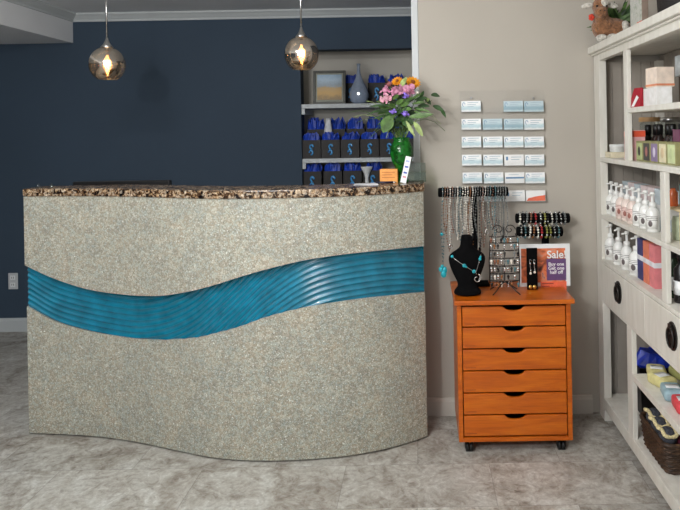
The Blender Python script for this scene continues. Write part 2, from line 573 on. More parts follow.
ORD = ['first', 'second', 'third', 'fourth', 'fifth', 'sixth', 'seventh', 'eighth', 'ninth', 'tenth', 'eleventh', 'twelfth',
       'thirteenth', 'fourteenth', 'fifteenth', 'sixteenth', 'seventeenth', 'eighteenth', 'nineteenth', 'twentieth', 'twenty-first', 'twenty-second', 'twenty-third', 'twenty-fourth', 'twenty-fifth', 'twenty-sixth']

def smooth_interp(tab):
    xs = [t[0] for t in tab]; ys = [t[1] for t in tab]
    n = len(xs)
    m = []
    for i in range(n):
        a, b = max(0, i - 1), min(n - 1, i + 1)
        m.append((ys[b] - ys[a]) / (xs[b] - xs[a]))
    def f(x):
        if x <= xs[0]: return ys[0] + m[0] * (x - xs[0])
        if x >= xs[-1]: return ys[-1] + m[-1] * (x - xs[-1])
        i = 0
        while x > xs[i + 1]: i += 1
        h = xs[i + 1] - xs[i]; t = (x - xs[i]) / h
        return ((2*t**3 - 3*t**2 + 1) * ys[i] + (t**3 - 2*t**2 + t) * h * m[i] + (-2*t**3 + 3*t**2) * ys[i+1] + (t**3 - t**2) * h * m[i+1])
    return f

def text_obj(name, body, size, mat, parent, loc, align='CENTER', rot=(R(90), 0, 0), extrude=0.0004):
    cu = bpy.data.curves.new(name, 'FONT')
    cu.body = body; cu.size = size; cu.align_x = align; cu.align_y = 'CENTER'; cu.extrude = extrude; cu.offset = size * 0.018; cu.space_line = 0.85
    tmp = bpy.data.objects.new(name + '_curve', cu)
    COL.objects.link(tmp)
    dg = bpy.context.evaluated_depsgraph_get()
    me = bpy.data.meshes.new_from_object(tmp.evaluated_get(dg))
    bpy.data.objects.remove(tmp)
    me.materials.clear(); me.materials.append(mat)
    o = bpy.data.objects.new(name, me)
    COL.objects.link(o)
    o.parent = parent; o.location = loc; o.rotation_euler = rot
    return o

# ================================================================== SETTING
CEIL, YB, YW = 2.335, 4.585, 3.11         # ceiling height, depth of navy wall, depth of beige wall
OX0, OX1, OZ = -0.877, -0.035, 2.042      # opening of the shelf niche in the navy wall
XR = 1.245                                # right wall

m = MB(); m.box(-4.3, 1.35, -2.6, 5.1, -0.05, 0); struct(m.build('floor', M['floor']))
m = MB(); m.box(-2.553, 1.35, -2.6, 5.1, CEIL, CEIL + 0.05); struct(m.build('ceiling', M['ceil']))
m = MB(); m.box(-4.3, -2.553, -2.6, YB, 2.123, CEIL + 0.05)
struct(m.build('ceiling_soffit', M['ceil']))
m = MB()
m.box(-4.3, OX0, YB, YB + 0.12, 0, 2.4)
m.box(OX0, OX1, YB, YB + 0.12, OZ, 2.4)
struct(m.build('wall_back', M['blue']))
m = MB()
m.box(OX0 - 0.03, 0.2, 4.98, 5.0, 0, 2.3)
m.box(OX0 - 0.03, OX0 - 0.01, YB + 0.12, 4.98, 0, 2.3)
m.box(OX0 - 0.03, 0.2, YB + 0.12, 4.98, 2.1, 2.3)
struct(m.build('wall_niche', M['closet']))
m = MB(); m.box(0, XR + 0.1, YW, YW + 0.14, 0, 2.4); m.box(0, 0.14, YW + 0.14, 5.0, 0, 2.4); struct(m.build('wall_front', M['beige']))
m = MB(); m.box(XR, XR + 0.1, -2.6, YW, 0, 2.4); struct(m.build('wall_right', M['beige']))
m = MB(); m.box(-4.4, -4.3, -2.6, YB + 0.12, 0, 2.4); struct(m.build('wall_left', M['blue']))
m = MB(); m.box(-0.034, -0.0005, YW - 0.004, YW + 0.15, 0, CEIL); struct(m.build('trim_1', M['casing'], bevel=0.004))
m = MB(); m.box(-0.034, -0.0005, YW + 0.151, YB, 0, CEIL); struct(m.build('wall_return', M['blue']))
# crown moulding on the navy wall and along the soffit
CROWN = [(0, 0), (-0.052, 0), (-0.052, -0.012), (-0.040, -0.020), (-0.026, -0.034), (-0.014, -0.044), (-0.010, -0.058), (0, -0.058)]
def crown(name, x0, x1, y0=None, y1=None):
    mb = MB()
    if y0 is None:
        mb.rings([[(x, YB + p, CEIL + q) for p, q in CROWN] for x in (x0, x1)], smooth=False)
    else:
        mb.rings([[(x0 - p, y, CEIL + q) for p, q in CROWN] for y in (y0, y1)], smooth=False)
    return struct(mb.build(name, M['white']))
crown('trim_2', -2.553, -0.036)
crown('trim_3', -2.553, None, -2.6, YB - 0.01)
def baseboard(name, x0, x1, y, h):
    mb = MB()
    prof = [(0, 0), (-0.016, 0), (-0.016, h * 0.8), (-0.011, h * 0.88), (-0.007, h), (0, h)]
    mb.rings([[(x, y + p, q) for p, q in prof] for x in (x0, x1)], smooth=False)
    return struct(mb.build(name, M['white']))
baseboard('baseboard_back', -4.3, OX0, YB, 0.098)
baseboard('baseboard_front', 0.001, 0.84, YW, 0.088)
bpy.data.objects['baseboard_front'].data.materials[0] = wall_mat('warm_baseboard_paint', (196, 189, 179))

# electrical outlet
c = at(13.5, 281, YB)
t = thing('wall_outlet', 'white electrical outlet plate low on the navy wall beside the desk', 'outlet', (c.x, YB, c.z))
m = MB(); m.box(-0.035, 0.035, -0.007, 0, -0.06, 0.06); m.build('cover_plate', M['casing'], t, bevel=0.004)
for s in (-1, 1):
    m = MB(); m.box(-0.017, 0.017, -0.010, -0.007, s * 0.026 - 0.016, s * 0.026 + 0.016)
    m.box(-0.008, -0.005, -0.0105, -0.0099, s * 0.026 - 0.006, s * 0.026 + 0.008, 1); m.box(0.005, 0.008, -0.0105, -0.0099, s * 0.026 - 0.006, s * 0.026 + 0.008, 1)
    m.build('socket', [M['card'], M['dark']], t)

# ================================================================== RECEPTION DESK
CURVE = [(-1.915, 2.975), (-1.742, 2.958), (-1.587, 2.935), (-1.428, 2.898), (-1.29, 2.852), (-1.127, 2.789), (-0.95, 2.724), (-0.807, 2.694),
         (-0.69, 2.684), (-0.545, 2.687), (-0.374, 2.707), (-0.267, 2.734), (-0.159, 2.775), (-0.048, 2.838), (0.012, 2.880)]
UPPER = [(-1.912, 0.825), (-1.752, 0.755), (-1.57, 0.704), (-1.38, 0.688), (-1.188, 0.697), (-1.037, 0.727), (-0.896, 0.767), (-0.793, 0.800),
         (-0.681, 0.832), (-0.528, 0.866), (-0.376, 0.885), (-0.227, 0.892), (-0.071, 0.891), (0.014, 0.887)]
LOWER = [(-1.912, 0.622), (-1.756, 0.545), (-1.574, 0.503), (-1.384, 0.488), (-1.288, 0.488), (-1.154, 0.501), (-1.005, 0.527), (-0.9, 0.557),
         (-0.796, 0.588), (-0.685, 0.628), (-0.531, 0.664), (-0.38, 0.683), (-0.23, 0.690), (-0.074, 0.684), (0.012, 0.675)]
fY, fU, fL = smooth_interp(CURVE), smooth_interp(UPPER), smooth_interp(LOWER)
DX0, DX1, DT = -1.900, 0.010, 1.147
desk = thing('reception_desk', 'curved reception desk faced in crackled stone with a teal wave band', 'desk', (-0.95, 2.95, 0))
def curved_panel(zlo, zhi, name, mat, y_off=0.0, thick=0.026, n=120, start=None):
    mb = MB()
    rows = []
    for i in range(n + 1):
        a0 = DX0 if start is None else start
        x = a0 + (DX1 - a0) * i / n
        y = fY(x) + y_off
        a, b = zlo(x), zhi(x)
        rows.append([(x, y, a), (x, y, b), (x, y + thick, b), (x, y + thick, a)])
    mb.rings(rows, smooth=False)
    for f in mb.bm.faces:
        if abs(f.normal.z) < 0.3: f.smooth = False
    return mb.build(name, mat, desk, world=True)
curved_panel(lambda x: fU(x) + 0.009, lambda x: DT, 'upper_panel', M['crackle'], -0.034, 0.056, start=-1.884)
curved_panel(lambda x: 0.009, fL, 'lower_panel', M['crackle'], 0.0, 0.020)
fM = lambda x: 0.5 * (fU(x) + fL(x))
xmin = min((DX0 + (DX1 - DX0) * i / 200 for i in range(201)), key=fM)
mmin = fM(xmin)
def rip(x, z):
    g = fM(x) + (1.8 * (fM(x) - mmin) if x > xmin else 0.12 * (fM(x) - mmin))
    ph = 2 * PI * (z - g) / 0.0265 + 0.9 * math.sin(7 * x + 3 * z) + 0.5 * math.sin(17 * x)
    s = math.sin(ph)
    return 0.0036 * (2 * ((s + 1) / 2) ** 2.6 - 1)
m = MB()
def band(u, v):
    x = DX0 + 0.003 + (DX1 - DX0 - 0.006) * u
    a, b = fL(x) - 0.006, fU(x) + 0.016
    z = a + (b - a) * v
    return (x, fY(x) + 0.0072 - rip(x, z), z)
m.grid(band, 520, 84, flip=False)
m.build('wave_band', M['teal'], desk, world=True)
m = MB()
pts = [(DX0 + 0.004 + (DX1 - DX0 - 0.008) * i / 60, fY(DX0 + 0.004 + (DX1 - DX0 - 0.008) * i / 60) + 0.0235) for i in range(61)]
m.prism([(x, y) for x, y in pts] + [(DX1 - 0.004, 3.05), (DX0 + 0.004, 3.05)], 0, DT)
m.build('core', M['dark'], desk, world=True)
m = MB()
SX0, SX1 = -1.884, 0.016
top_pts = [(SX0 + (SX1 - SX0) * i / 70, fY(SX0 + (SX1 - SX0) * i / 70) - 0.043) for i in range(71)]
m.prism(top_pts + [(x, min(3.092, y + 0.232)) for x, y in top_pts[::-1]], DT, 1.184)
m.build('countertop', M['granite'], desk, world=True, bevel=0.006)
m = MB(); m.box(-1.86, -0.12, 3.052, 3.66, 0.72, 0.75); m.build('worktop', M['grey_shelf'], desk, world=True)
for x in (-1.86, -0.14):
    m = MB(); m.box(x, x + 0.02, 3.06, 3.64, 0, 0.72); m.build('side_panel', M['grey_shelf'], desk, world=True)
CT = 1.184

# computer monitor behind the counter
mon = thing('computer_monitor', 'black computer monitor whose top edge shows above the counter', 'monitor', (-1.617, 3.36, 0.75))
m = MB(); m.box(-0.262, 0.262, -0.018, 0.018, 0.11, 0.4335); m.build('screen_housing', M['black'], mon, bevel=0.006)
m = MB(); m.box(-0.25, 0.25, 0.018, 0.0195, 0.13, 0.422); m.build('display', M['onyx'], mon)
m = MB(); m.box(-0.02, 0.02, -0.016, 0.004, 0.012, 0.2); m.build('neck', M['black'], mon)
m = MB(); m.box(-0.11, 0.11, -0.08, 0.09, 0, 0.012); m.build('foot', M['black'], mon, bevel=0.004)

# ================================================================== PENDANT LAMPS
bulb_glow = emit('filament_and_reflection_glow', (255, 196, 120), 16)
bulb_glass = clear('bulb_glass', (255, 236, 206), 0.08)
def pendant(px, py, Y, label):
    c = at(px, py, Y)
    r = 0.0925
    t = thing('pendant_lamp', label, 'pendant lamp', c, 'globe pendant lamps over the desk')
    m = MB()
    prof = []
    for k in range(23):
        a = R(162 - k * 6.0)
        pr, pz = r * math.sin(a) * 1.0, -r * math.cos(a) * -1
        prof.append((pr, r * math.cos(R(18 + k * 6.3))))
    prof = [(0.012, r * 1.17), (0.018, r * 1.06), (0.034, r * 0.94)]
    prof += [(r * math.sin(R(a)), 1.06 * r * math.cos(R(a))) for a in range(30, 146, 5)]
    m.lathe(prof, seg=40, cap0=False, cap1=False)
    m.build('globe', M['ombre'], t)
    m = MB(); m.lathe([(0.005, r * 1.60), (0.009, r * 1.42), (0.019, r * 1.2), (0.034, r * 1.02), (0.030, r * 0.98)], seg=20); m.build('cap', M['steel'], t)
    top = CEIL - c.z
    m = MB(); m.cyl((0, 0, r * 1.58), (0, 0, top - 0.02), 0.0046); m.build('cord', M['silver'], t)
    m = MB(); m.lathe([(0.055, top - 0.022), (0.06, top - 0.014), (0.06, top)], seg=24); m.build('canopy', M['steel'], t)
    b = MB(); b.lathe([(0.011, 0.076), (0.012, 0.060), (0.019, 0.036), (0.023, 0.008), (0.022, -0.026), (0.014, -0.052), (0.004, -0.060)], seg=18, cap1=True)
    b = b.build('bulb', bulb_glass, t)
    for (z0, z1, w0, w1) in ((0.052, 0.012, 0.004, 0.009), (-0.018, -0.050, 0.008, 0.004)):  # upper wires belong to the bulb; lower glowing wires imitate its reflection
        f = MB()
        pts_ = []
        for k in range(7):
            a = 2 * PI * k / 6
            pts_ += [(w0 * math.cos(a), w0 * math.sin(a), z0), (w1 * math.cos(a + 0.5), w1 * math.sin(a + 0.5), z1)]
        f.tube(pts_, 0.0015, 6)
        f.build('filament_and_reflection', bulb_glow, b)
    m = MB(); m.cyl((0, 0, 0.074), (0, 0, 0.09), 0.014, seg=16); m.build('socket', M['steel'], t)
    ld = bpy.data.lights.new('bulb_light', 'POINT'); ld.energy = 1.6; ld.color = (1, 0.72, 0.42); ld.shadow_soft_size = 0.02
    lo = bpy.data.objects.new('bulb_light', ld); COL.objects.link(lo); lo.parent = t; lo.location = (0, 0, -0.005)
    return t
pendant(107.3, 64.6, 3.4, 'smoky glass globe pendant lamp hanging over the far navy wall end of desk')
pendant(301.6, 54.4, 3.36, 'smoky glass globe pendant lamp hanging in front of the shelf niche')

# ================================================================== NICHE SHELVES AND GIFT BAGS
def niche_shelf(z, label):
    t = thing('wall_shelf', label, 'shelf', (-0.45, 4.79, z - 0.032), 'grey white shelves in the niche')
    m = MB(); m.box(OX0 + 0.002, -0.038, YB + 0.005, 4.978, z - 0.032, z); m.build('board', M['grey_shelf'], t, world=True, bevel=0.003)
    m = MB(); m.box(OX0 + 0.002, OX0 + 0.026, YB + 0.01, 4.97, z - 0.075, z - 0.0325); m.build('cleat', M['grey_shelf'], t, world=True)
    return t
Z1, Z2, Z3 = 1.640, 1.236, 0.985
niche_shelf(Z1, 'grey white niche shelf carrying the framed picture and ceramic vase')
niche_shelf(Z2, 'grey white niche shelf carrying two rows of black gift bags')
niche_shelf(Z3, 'low niche shelf mostly hidden behind the granite counter')

def swirl_paths():
    out = []
    for s in (-1, 1):
        out.append([(s * 0.013 * math.cos(a) * (1 - a / 9), 0, 0.018 * s + 0.017 * math.sin(a) * (1 - a / 12)) for a in [k * 0.4 for k in range(14)]])
    return out
def make_bag(w, d, h, emblem_z, label, group, tissue_h=0.05, seed=1, scale=1.0):
    r = random.Random(seed)
    t = thing('gift_bag', label, 'gift bag', (0, 0, 0), group)
    m = MB()
    tk = 0.002
    m.rings([[(-w/2, -d/2, 0), (w/2, -d/2, 0), (w/2, d/2, 0), (-w/2, d/2, 0)],
             [(-w/2, -d/2, h), (w/2, -d/2, h), (w/2, d/2, h), (-w/2, d/2, h)],
             [(-w/2 + tk, -d/2 + tk, h), (w/2 - tk, -d/2 + tk, h), (w/2 - tk, d/2 - tk, h), (-w/2 + tk, d/2 - tk, h)],
             [(-w/2 + tk, -d/2 + tk, h - 0.03), (w/2 - tk, -d/2 + tk, h - 0.03), (w/2 - tk, d/2 - tk, h - 0.03), (-w/2 + tk, d/2 - tk, h - 0.03)]], smooth=False)
    m.build('bag_body', M['bag'], t)
    m = MB()
    for (k, yy) in enumerate((-d * 0.34, -d * 0.12, d * 0.1, d * 0.32)):
        n = 9
        base = [Vector((-w/2 + 0.006 + (w - 0.012) * i / n, yy + r.uniform(-0.004, 0.004), h - 0.028)) for i in range(n + 1)]
        tops = []
        for i, p in enumerate(base):
            zz = h + tissue_h * (0.35 + 0.65 * r.random()) * (1.0 if 0 < i < n else 0.5)
            tops.append(Vector((p.x * 0.98 + r.uniform(-0.008, 0.008), max(-d/2 + 0.004, min(d/2 - 0.004, yy + r.uniform(-0.014, 0.014))), zz)))
        vb = [m.bm.verts.new(p) for p in base]; vm = [m.bm.verts.new((a + b) / 2 + Vector((0, r.uniform(-0.012, 0.012), 0))) for a, b in zip(base, tops)]; vt = [m.bm.verts.new(p) for p in tops]
        for i in range(n):
            m.bm.faces.new((vb[i], vb[i+1], vm[i+1], vm[i])); m.bm.faces.new((vm[i], vm[i+1], vt[i+1], vt[i]))
    m.build('tissue_paper', M['tissue'], t, solid=0.0012, recalc=False)
    m = MB()
    for path in swirl_paths():
        m.tube([(x * scale, -d/2 - 0.003, emblem_z + z * scale) for x, y, z in path], 0.0066 * scale, 6)
    m.build('emblem', M['foil'], t)
    return t
GB = 'black gift bags with blue tissue in the niche'
pA = [make_bag(0.137, 0.075, 0.138, 0.064, '', GB, 0.062, s, 1.15) for s in (3, 8, 14)]
used = [0, 0, 0]
def put_bag(px, y, z, label, k):
    x = at(px, 150, y).x
    if not used[k]:
        o = pA[k]; used[k] = 1
    else:
        o = copy_tree(pA[k])
    o.location = (x, y, z); o['label'] = label
    return o
for i, px in enumerate((312.3, 331.3, 350.6, 370.2, 389.3, 407)):
    put_bag(px, 4.655, Z2, 'black gift bag, %s from the navy wall in the front row of the middle shelf' % ORD[i], i % 3)
for i, px in enumerate((317, 337, 356.5, 376, 395)):
    o = put_bag(px, 4.80, Z2 + 0.0, 'black gift bag, %s from the navy wall in the back row of middle shelf' % ORD[i], (i + 1) % 3)
    o.scale = (1, 1, 1.58)
for i, px in enumerate((312.5, 333, 352.5, 372.5)):
    o = put_bag(px, 4.67, Z3, 'black gift bag, %s from the navy wall on the lowest niche shelf' % ORD[i], (i + 2) % 3)
    o.scale = (1, 1, 1.12)
for i, px in enumerate((352.5, 378, 397)):
    o = put_bag(px, 4.84, Z1, 'black gift bag on the top niche shelf, %s' % ['behind the ceramic vase', 'next beyond the ceramic vase', 'next to the niche corner'][i], i)
    o.scale = (1.0, 1, 1.22)
# white tissue cone among the rear bags
c = at(329.3, 130, 4.735)
t = thing('paper_twist', 'crumpled white paper twist standing between two rows of gift bags', 'paper', (c.x + 0.004, 4.715, Z2))
m = MB()
rings = []
for j in range(9):
    tt = j / 8
    rr = 0.014 + 0.020 * math.sin(PI * tt)
    rings.append([((rr + 0.004 * math.sin(3 * a + j)) * math.cos(a) - 0.012 * tt, (rr * 0.45) * math.sin(a), 0.30 * tt) for a in [2 * PI * k / 12 for k in range(12)]])
m.rings(rings); m.build('twist', M['paper'], t)
# white bag among the lowest bags
c = at(367, 172, 4.66)
t = thing('white_cup_stand', 'white flared stand between black bags above the counter', 'stand', (at(366.5, 172, 4.60).x, 4.622, Z3))
m = MB(); m.lathe([(0.035, 0), (0.03, 0.012), (0.014, 0.05), (0.013, 0.10), (0.022, 0.135), (0.042, 0.17), (0.046, 0.185)], seg=20); m.build('stem_and_bowl', M['card'], t)

# framed picture on the top shelf
x0, x1 = at(313, 90, 4.68).x, at(345.5, 90, 4.68).x
w = x1 - x0; h = 0.258
pf = thing('framed_picture', 'small landscape picture in a dark frame leaning on the niche shelf', 'picture', ((x0 + x1) / 2, 4.68, Z1))
pf.rotation_euler = (R(-7), 0, 0)
m = MB()
for a in ((-w/2, w/2, 0, 0.018), (-w/2, w/2, h - 0.018, h)):
    m.box(a[0], a[1], -0.012, 0.012, a[2], a[3])
for s in (-1, 1):
    m.box(min(s*w/2, s*(w/2 - 0.018)), max(s*w/2, s*(w/2 - 0.018)), -0.012, 0.012, 0.018, h - 0.018)
m.build('frame', paint('dark_olive_frame', (66, 68, 60), 0.4), pf, bevel=0.002)
m = MB(); m.box(-w/2 + 0.018, w/2 - 0.018, -0.002, 0.002, 0.018, h - 0.018); m.build('mat_board', paint('grey_mat', (150, 152, 140), 0.6), pf)
m = MB(); m.box(-w/2 + 0.030, w/2 - 0.030, -0.0045, -0.0022, 0.034, h - 0.030); m.build('painting', picture_mat(), pf)

# ceramic bottle vase
cv = at(359.0, 90, 4.66)
t = thing('bottle_vase', 'grey blue ceramic bottle vase with slim neck on the niche shelf', 'vase', (cv.x, 4.655, Z1))
m = MB(); m.lathe([(0.040, 0), (0.058, 0.015), (0.071, 0.05), (0.072, 0.075), (0.062, 0.115), (0.042, 0.155), (0.024, 0.195), (0.014, 0.235), (0.011, 0.275), (0.015, 0.300), (0.011, 0.299)], seg=32, cap1=True)
m.build('body', M['greyglaze'], t)
m = MB(); m.cyl((0.003, -0.0745, 0.072), (0.003, -0.066, 0.072), 0.009, seg=16); m.build('button', M['silver'], t)

# ================================================================== THINGS ON THE COUNTER
def on_counter(px, Y): return Vector((at(px, 184, Y).x, Y, CT))
# green vase
VP = on_counter(402.2, 2.955)
vase = thing('flower_vase', 'green glass vase holding the mixed bouquet on the granite counter', 'vase', VP)
m = MB()
outer = [(0.034, 0), (0.036, 0.006), (0.024, 0.022), (0.022, 0.045), (0.034, 0.07), (0.048, 0.10), (0.056, 0.135), (0.055, 0.160), (0.044, 0.185), (0.036, 0.198), (0.042, 0.212)]
inner = [(r - 0.0035, z) for r, z in outer[3:]][::-1] + [(0.004, 0.052)]
m.lathe(outer + inner, seg=32); m.build('glass_body', M['green_glass'], vase)
m = MB(); m.lathe([(0.005, 0.054), (0.029, 0.072), (0.043, 0.10), (0.050, 0.133), (0.049, 0.150)], seg=24); m.build('water', clear('vase_water', (120, 190, 110), 0.05), vase)

def bq(px, py, dy=0.0): return at(px, py, VP.y + dy)
mouth = VP + Vector((0, 0, 0.205))
def stem_path(tip, k, lift=0.03):
    r = random.Random(k)
    foot = VP + Vector((r.uniform(-0.018, 0.018), r.uniform(-0.018, 0.018), 0.055))
    nk = mouth + Vector((r.uniform(-0.02, 0.02), r.uniform(-0.02, 0.02), 0))
    pts = []
    for i in range(9):
        t_ = i / 8
        if t_ < 0.4:
            pts.append(foot.lerp(nk, t_ / 0.4))
        else:
            u = (t_ - 0.4) / 0.6
            mid = nk.lerp(tip, 0.5) + Vector((0, 0, lift))
            pts.append((nk * (1 - u) ** 2 + mid * 2 * u * (1 - u) + tip * u * u))
    return pts
def flower(kind, px, py, dy, label, size, seed, mat, group=None):
    size *= 1.12
    tip = bq(px, py, dy)
    t = thing(kind, label, 'flower', VP + Vector((0, 0, 0.05)), group)
    m = MB(); m.tube(stem_path(tip, seed), 0.0016, 5); m.build('stem', M['leaf'], t, world=True)
    m = MB()
    r = random.Random(seed)
    if kind == 'orange_daisy':
        view = Vector((r.uniform(-0.3, 0.3), -0.75, 0.65)).normalized()
        q = view.to_track_quat('Z', 'Y').to_matrix()
        for ring, (n, rad) in enumerate(((14, 1.0), (11, 0.7))):
            for k in range(n):
                a = 2 * PI * k / n + ring * 0.2
                d = q @ Vector((math.cos(a), math.sin(a), 0.18 + 0.25 * ring))
                m.leaf(tip + d * size * 0.1, tip + d * size * rad, size * 0.42, 0.05, 0, 4, side=q @ Vector((-math.sin(a), math.cos(a), 0)))
        m.build('bloom', mat, t, world=True, recalc=False)
        m = MB(); m.ball(tip + q @ Vector((0, 0, size * 0.16)), size * 0.26); m.build('flower_centre', paint('brown_disc', (130, 70, 20), 0.8), t, world=True)
    else:
        nn = int(30 if size > 0.03 else 12)
        for k in range(nn):
            u = r.uniform(-1, 1); a = r.uniform(0, 2 * PI); s = math.sqrt(1 - u * u)
            d = Vector((s * math.cos(a), s * math.sin(a) * 0.8, u * 0.8))
            p = tip + d * size * 0.7
            sd = d.cross(Vector((r.uniform(-1, 1), r.uniform(-1, 1), r.uniform(-1, 1))))
            m.leaf(p - d * size * 0.25, p + d * size * 0.36 + Vector((0, 0, r.uniform(-0.004, 0.004))), size * 0.5, 0.1, 0, 4, side=sd)
        m.ball(tip, size * 0.5)
        m.build('bloom', mat, t, world=True, recalc=False)
    m = MB()
    pp = stem_path(tip, seed)
    for k in range(3):
        b = pp[5 + k]; d = Vector((r.uniform(-1, 1), r.uniform(-0.6, 0.6), r.uniform(0.1, 0.9))).normalized()
        m.leaf(b, b + d * r.uniform(0.04, 0.07), 0.018, 0.2, 0)
    m.build('leaf', M['leaf_dark'], t, world=True, recalc=False)
    return t
flower('orange_daisy', 397.4, 81.5, -0.02, 'orange daisy flower at the top of the bouquet nearest the ceramic vase', 0.027, 1, M['orange'])
flower('orange_daisy', 412.7, 82.8, 0.02, 'orange daisy flower seen edge on near the white wall trim', 0.036, 2, M['orange'])
flower('mauve_flower', 406.5, 89.5, -0.04, 'large mauve flower head at the middle of the bouquet', 0.042, 3, M['pink'])
flower('mauve_flower', 396.5, 91.5, -0.05, 'mauve flower head below the first orange daisy', 0.030, 4, M['pink'])
flower('mauve_flower', 385.3, 89.8, -0.02, 'small mauve flower head at the bouquet edge nearest the niche bags', 0.026, 5, M['pink'])
flower('pale_pink_flower', 385.5, 98.8, -0.05, 'pale pink flower head, lowest pink one in the bouquet', 0.028, 6, M['palepink'])
flower('dusty_rose_spike', 389.3, 84.0, 0.03, 'brownish rose flower spike standing behind the mauve heads', 0.022, 7, M['brown'])
flower('violet_flower', 405.7, 95.5, -0.08, 'violet blossom just under the large mauve flower head', 0.017, 8, M['purple'])
flower('violet_flower', 392.7, 112.0, -0.08, 'violet blossom above the round drooping leaf', 0.018, 9, M['purple'])
flower('violet_flower', 404.8, 114.0, -0.08, 'violet blossom above the vase mouth beside the broad leaf', 0.020, 10, M['purple'])
flower('white_bud', 417.5, 92.5, -0.02, 'small white bud in the bouquet below the edge on daisy', 0.010, 11, M['pearl'])
flower('yellow_bud', 428.0, 99.5, -0.02, 'small pale yellow bud at the bouquet side near the beige wall', 0.011, 12, M['leaf_pale'])
def leafy(label, tip_px, tip_py, dy, leaves, seed, mat, name='leaf_sprig'):
    """a foliage stem: leaves given as (from px, py, to px, py, width px, sag)"""
    t = thing(name, label, 'foliage', VP + Vector((0, 0, 0.05)))
    tip = bq(tip_px, tip_py, dy)
    m = MB(); m.tube(stem_path(tip, seed), 0.0013, 5); m.build('stem', M['leaf'], t, world=True)
    k = VP.y / FPX * (0.72 if 'tuft' in label else 0.9)
    for (a, b, c_, d, wd, sg) in leaves:
        m = MB(); m.leaf(bq(a, b, dy), bq(c_, d, dy - 0.03), wd * k, sg, 0, 8); m.build('leaf', mat, t, world=True, recalc=False)
    return t
leafy('broad pointed leaf reaching from the bouquet toward the beige wall', 410, 117, -0.09, [(409, 117, 434, 114, 6.5, 0.0)], 21, M['leaf'])
leafy('round drooping green leaf hanging over the vase on the niche side', 392, 117, -0.08, [(391, 116, 383, 133, 14, 0.0)], 22, M['leaf'])
leafy('upright green leaf between the two orange daisies', 401, 88, -0.03, [(400, 87, 407, 77, 6, 0.0)], 23, M['leaf_pale'])
leafy('thin sprig with drooping leaves farthest out over the beige wall', 432, 100, 0.0, [(431, 95, 440, 94, 5, 0.35), (433, 106, 444, 109, 5.5, 0.3), (440, 107, 446, 117, 4, 0.1), (425, 98, 431, 104, 5, 0.1)], 24, M['leaf_dark'])
leafy('pale leaf hanging beside the vase neck toward the wall', 414, 122, -0.07, [(414, 122, 423, 136, 6, 0.05), (406, 121, 415, 137, 4, 0.0)], 25, M['leaf_pale'])
leafy('tuft of leaves at the bouquet side facing the beige wall', 421, 104, -0.03, [(416, 102, 427, 96, 6, 0.1), (418, 106, 430, 105, 6, 0.15), (420, 99, 424, 90, 5, 0.1), (414, 108, 424, 110, 6, 0.1)], 26, M['leaf_dark'])
leafy('tuft of leaves in the bouquet middle under the mauve flowers', 400, 103, -0.06, [(396, 104, 404, 99, 7, 0.1), (400, 106, 410, 102, 7, 0.1), (396, 107, 388, 104, 7, 0.1), (402, 110, 412, 108, 6, 0.1), (398, 111, 390, 119, 6, 0.1), (405, 101, 414, 97, 6, 0.1), (393, 99, 399, 95, 6, 0.0)], 27, M['leaf'])
leafy('tuft of dark leaves low in the bouquet over the vase mouth', 403, 118, -0.04, [(400, 117, 394, 126, 7, 0.1), (402, 117, 408, 127, 8, 0.1), (404, 116, 415, 124, 7, 0.1), (399, 120, 388, 132, 6, 0.1), (397, 113, 385, 112, 6, 0.2)], 28, M['leaf_dark'])
leafy('fine tuft of leaves low at the bouquet side facing the niche', 382, 113, -0.05, [(388, 112, 372, 110, 3.5, 0.2), (389, 115, 374, 117, 3.5, 0.2), (390, 106, 368, 104, 3.5, 0.2), (391, 118, 377, 124, 4, 0.1), (388, 109, 366, 112, 3, 0.2), (393, 113, 383, 118, 5, 0.1)], 30, M['leaf_dark'])
leafy('fine tuft of leaves in the bouquet toward the card rack', 424, 108, -0.05, [(412, 104, 426, 101, 4, 0.1), (414, 111, 427, 117, 4, 0.1), (416, 109, 431, 110, 3.5, 0.2), (410, 120, 420, 128, 4, 0.1), (412, 99, 422, 93, 4, 0.0)], 31, M['leaf'])
leafy('tuft of leaves at the bouquet side facing the niche', 386, 106, -0.03, [(390, 108, 378, 106, 5, 0.1), (388, 104, 376, 100, 5, 0.15), (389, 111, 377, 113, 5, 0.15), (392, 101, 381, 95, 5, 0.1)], 29, M['leaf'])
def blades(label, ends, seed):
    t = thing('grass_spray', label, 'foliage', VP + Vector((0, 0, 0.05)))
    for i, (px, py, dy) in enumerate(ends):
        m = MB()
        tip = bq(px, py, dy)
        pts = stem_path(tip, seed + i, 0.15 if seed == 60 else 0.10)
        m.tube(pts, 0.0042, 4, taper=lambda u: max(0.25, 1.1 - u)); m.build('blade', M['leaf_pale'] if i % 2 else M['leaf'], t, world=True)
    return t
blades('spray of thin grass blades arching toward the niche shelves', [(350, 112, -0.05), (354, 117, -0.07), (361, 104, 0.02), (366, 101, -0.04), (358, 122, -0.08)], 40)
blades('thin grass blades hanging in front of the blue emblems', [(371, 137, -0.10), (386, 138, -0.12), (374, 131, -0.1)], 50)
blades('grass blades drooping toward the beige wall', [(445, 131, -0.05), (441, 124, -0.02)], 60)

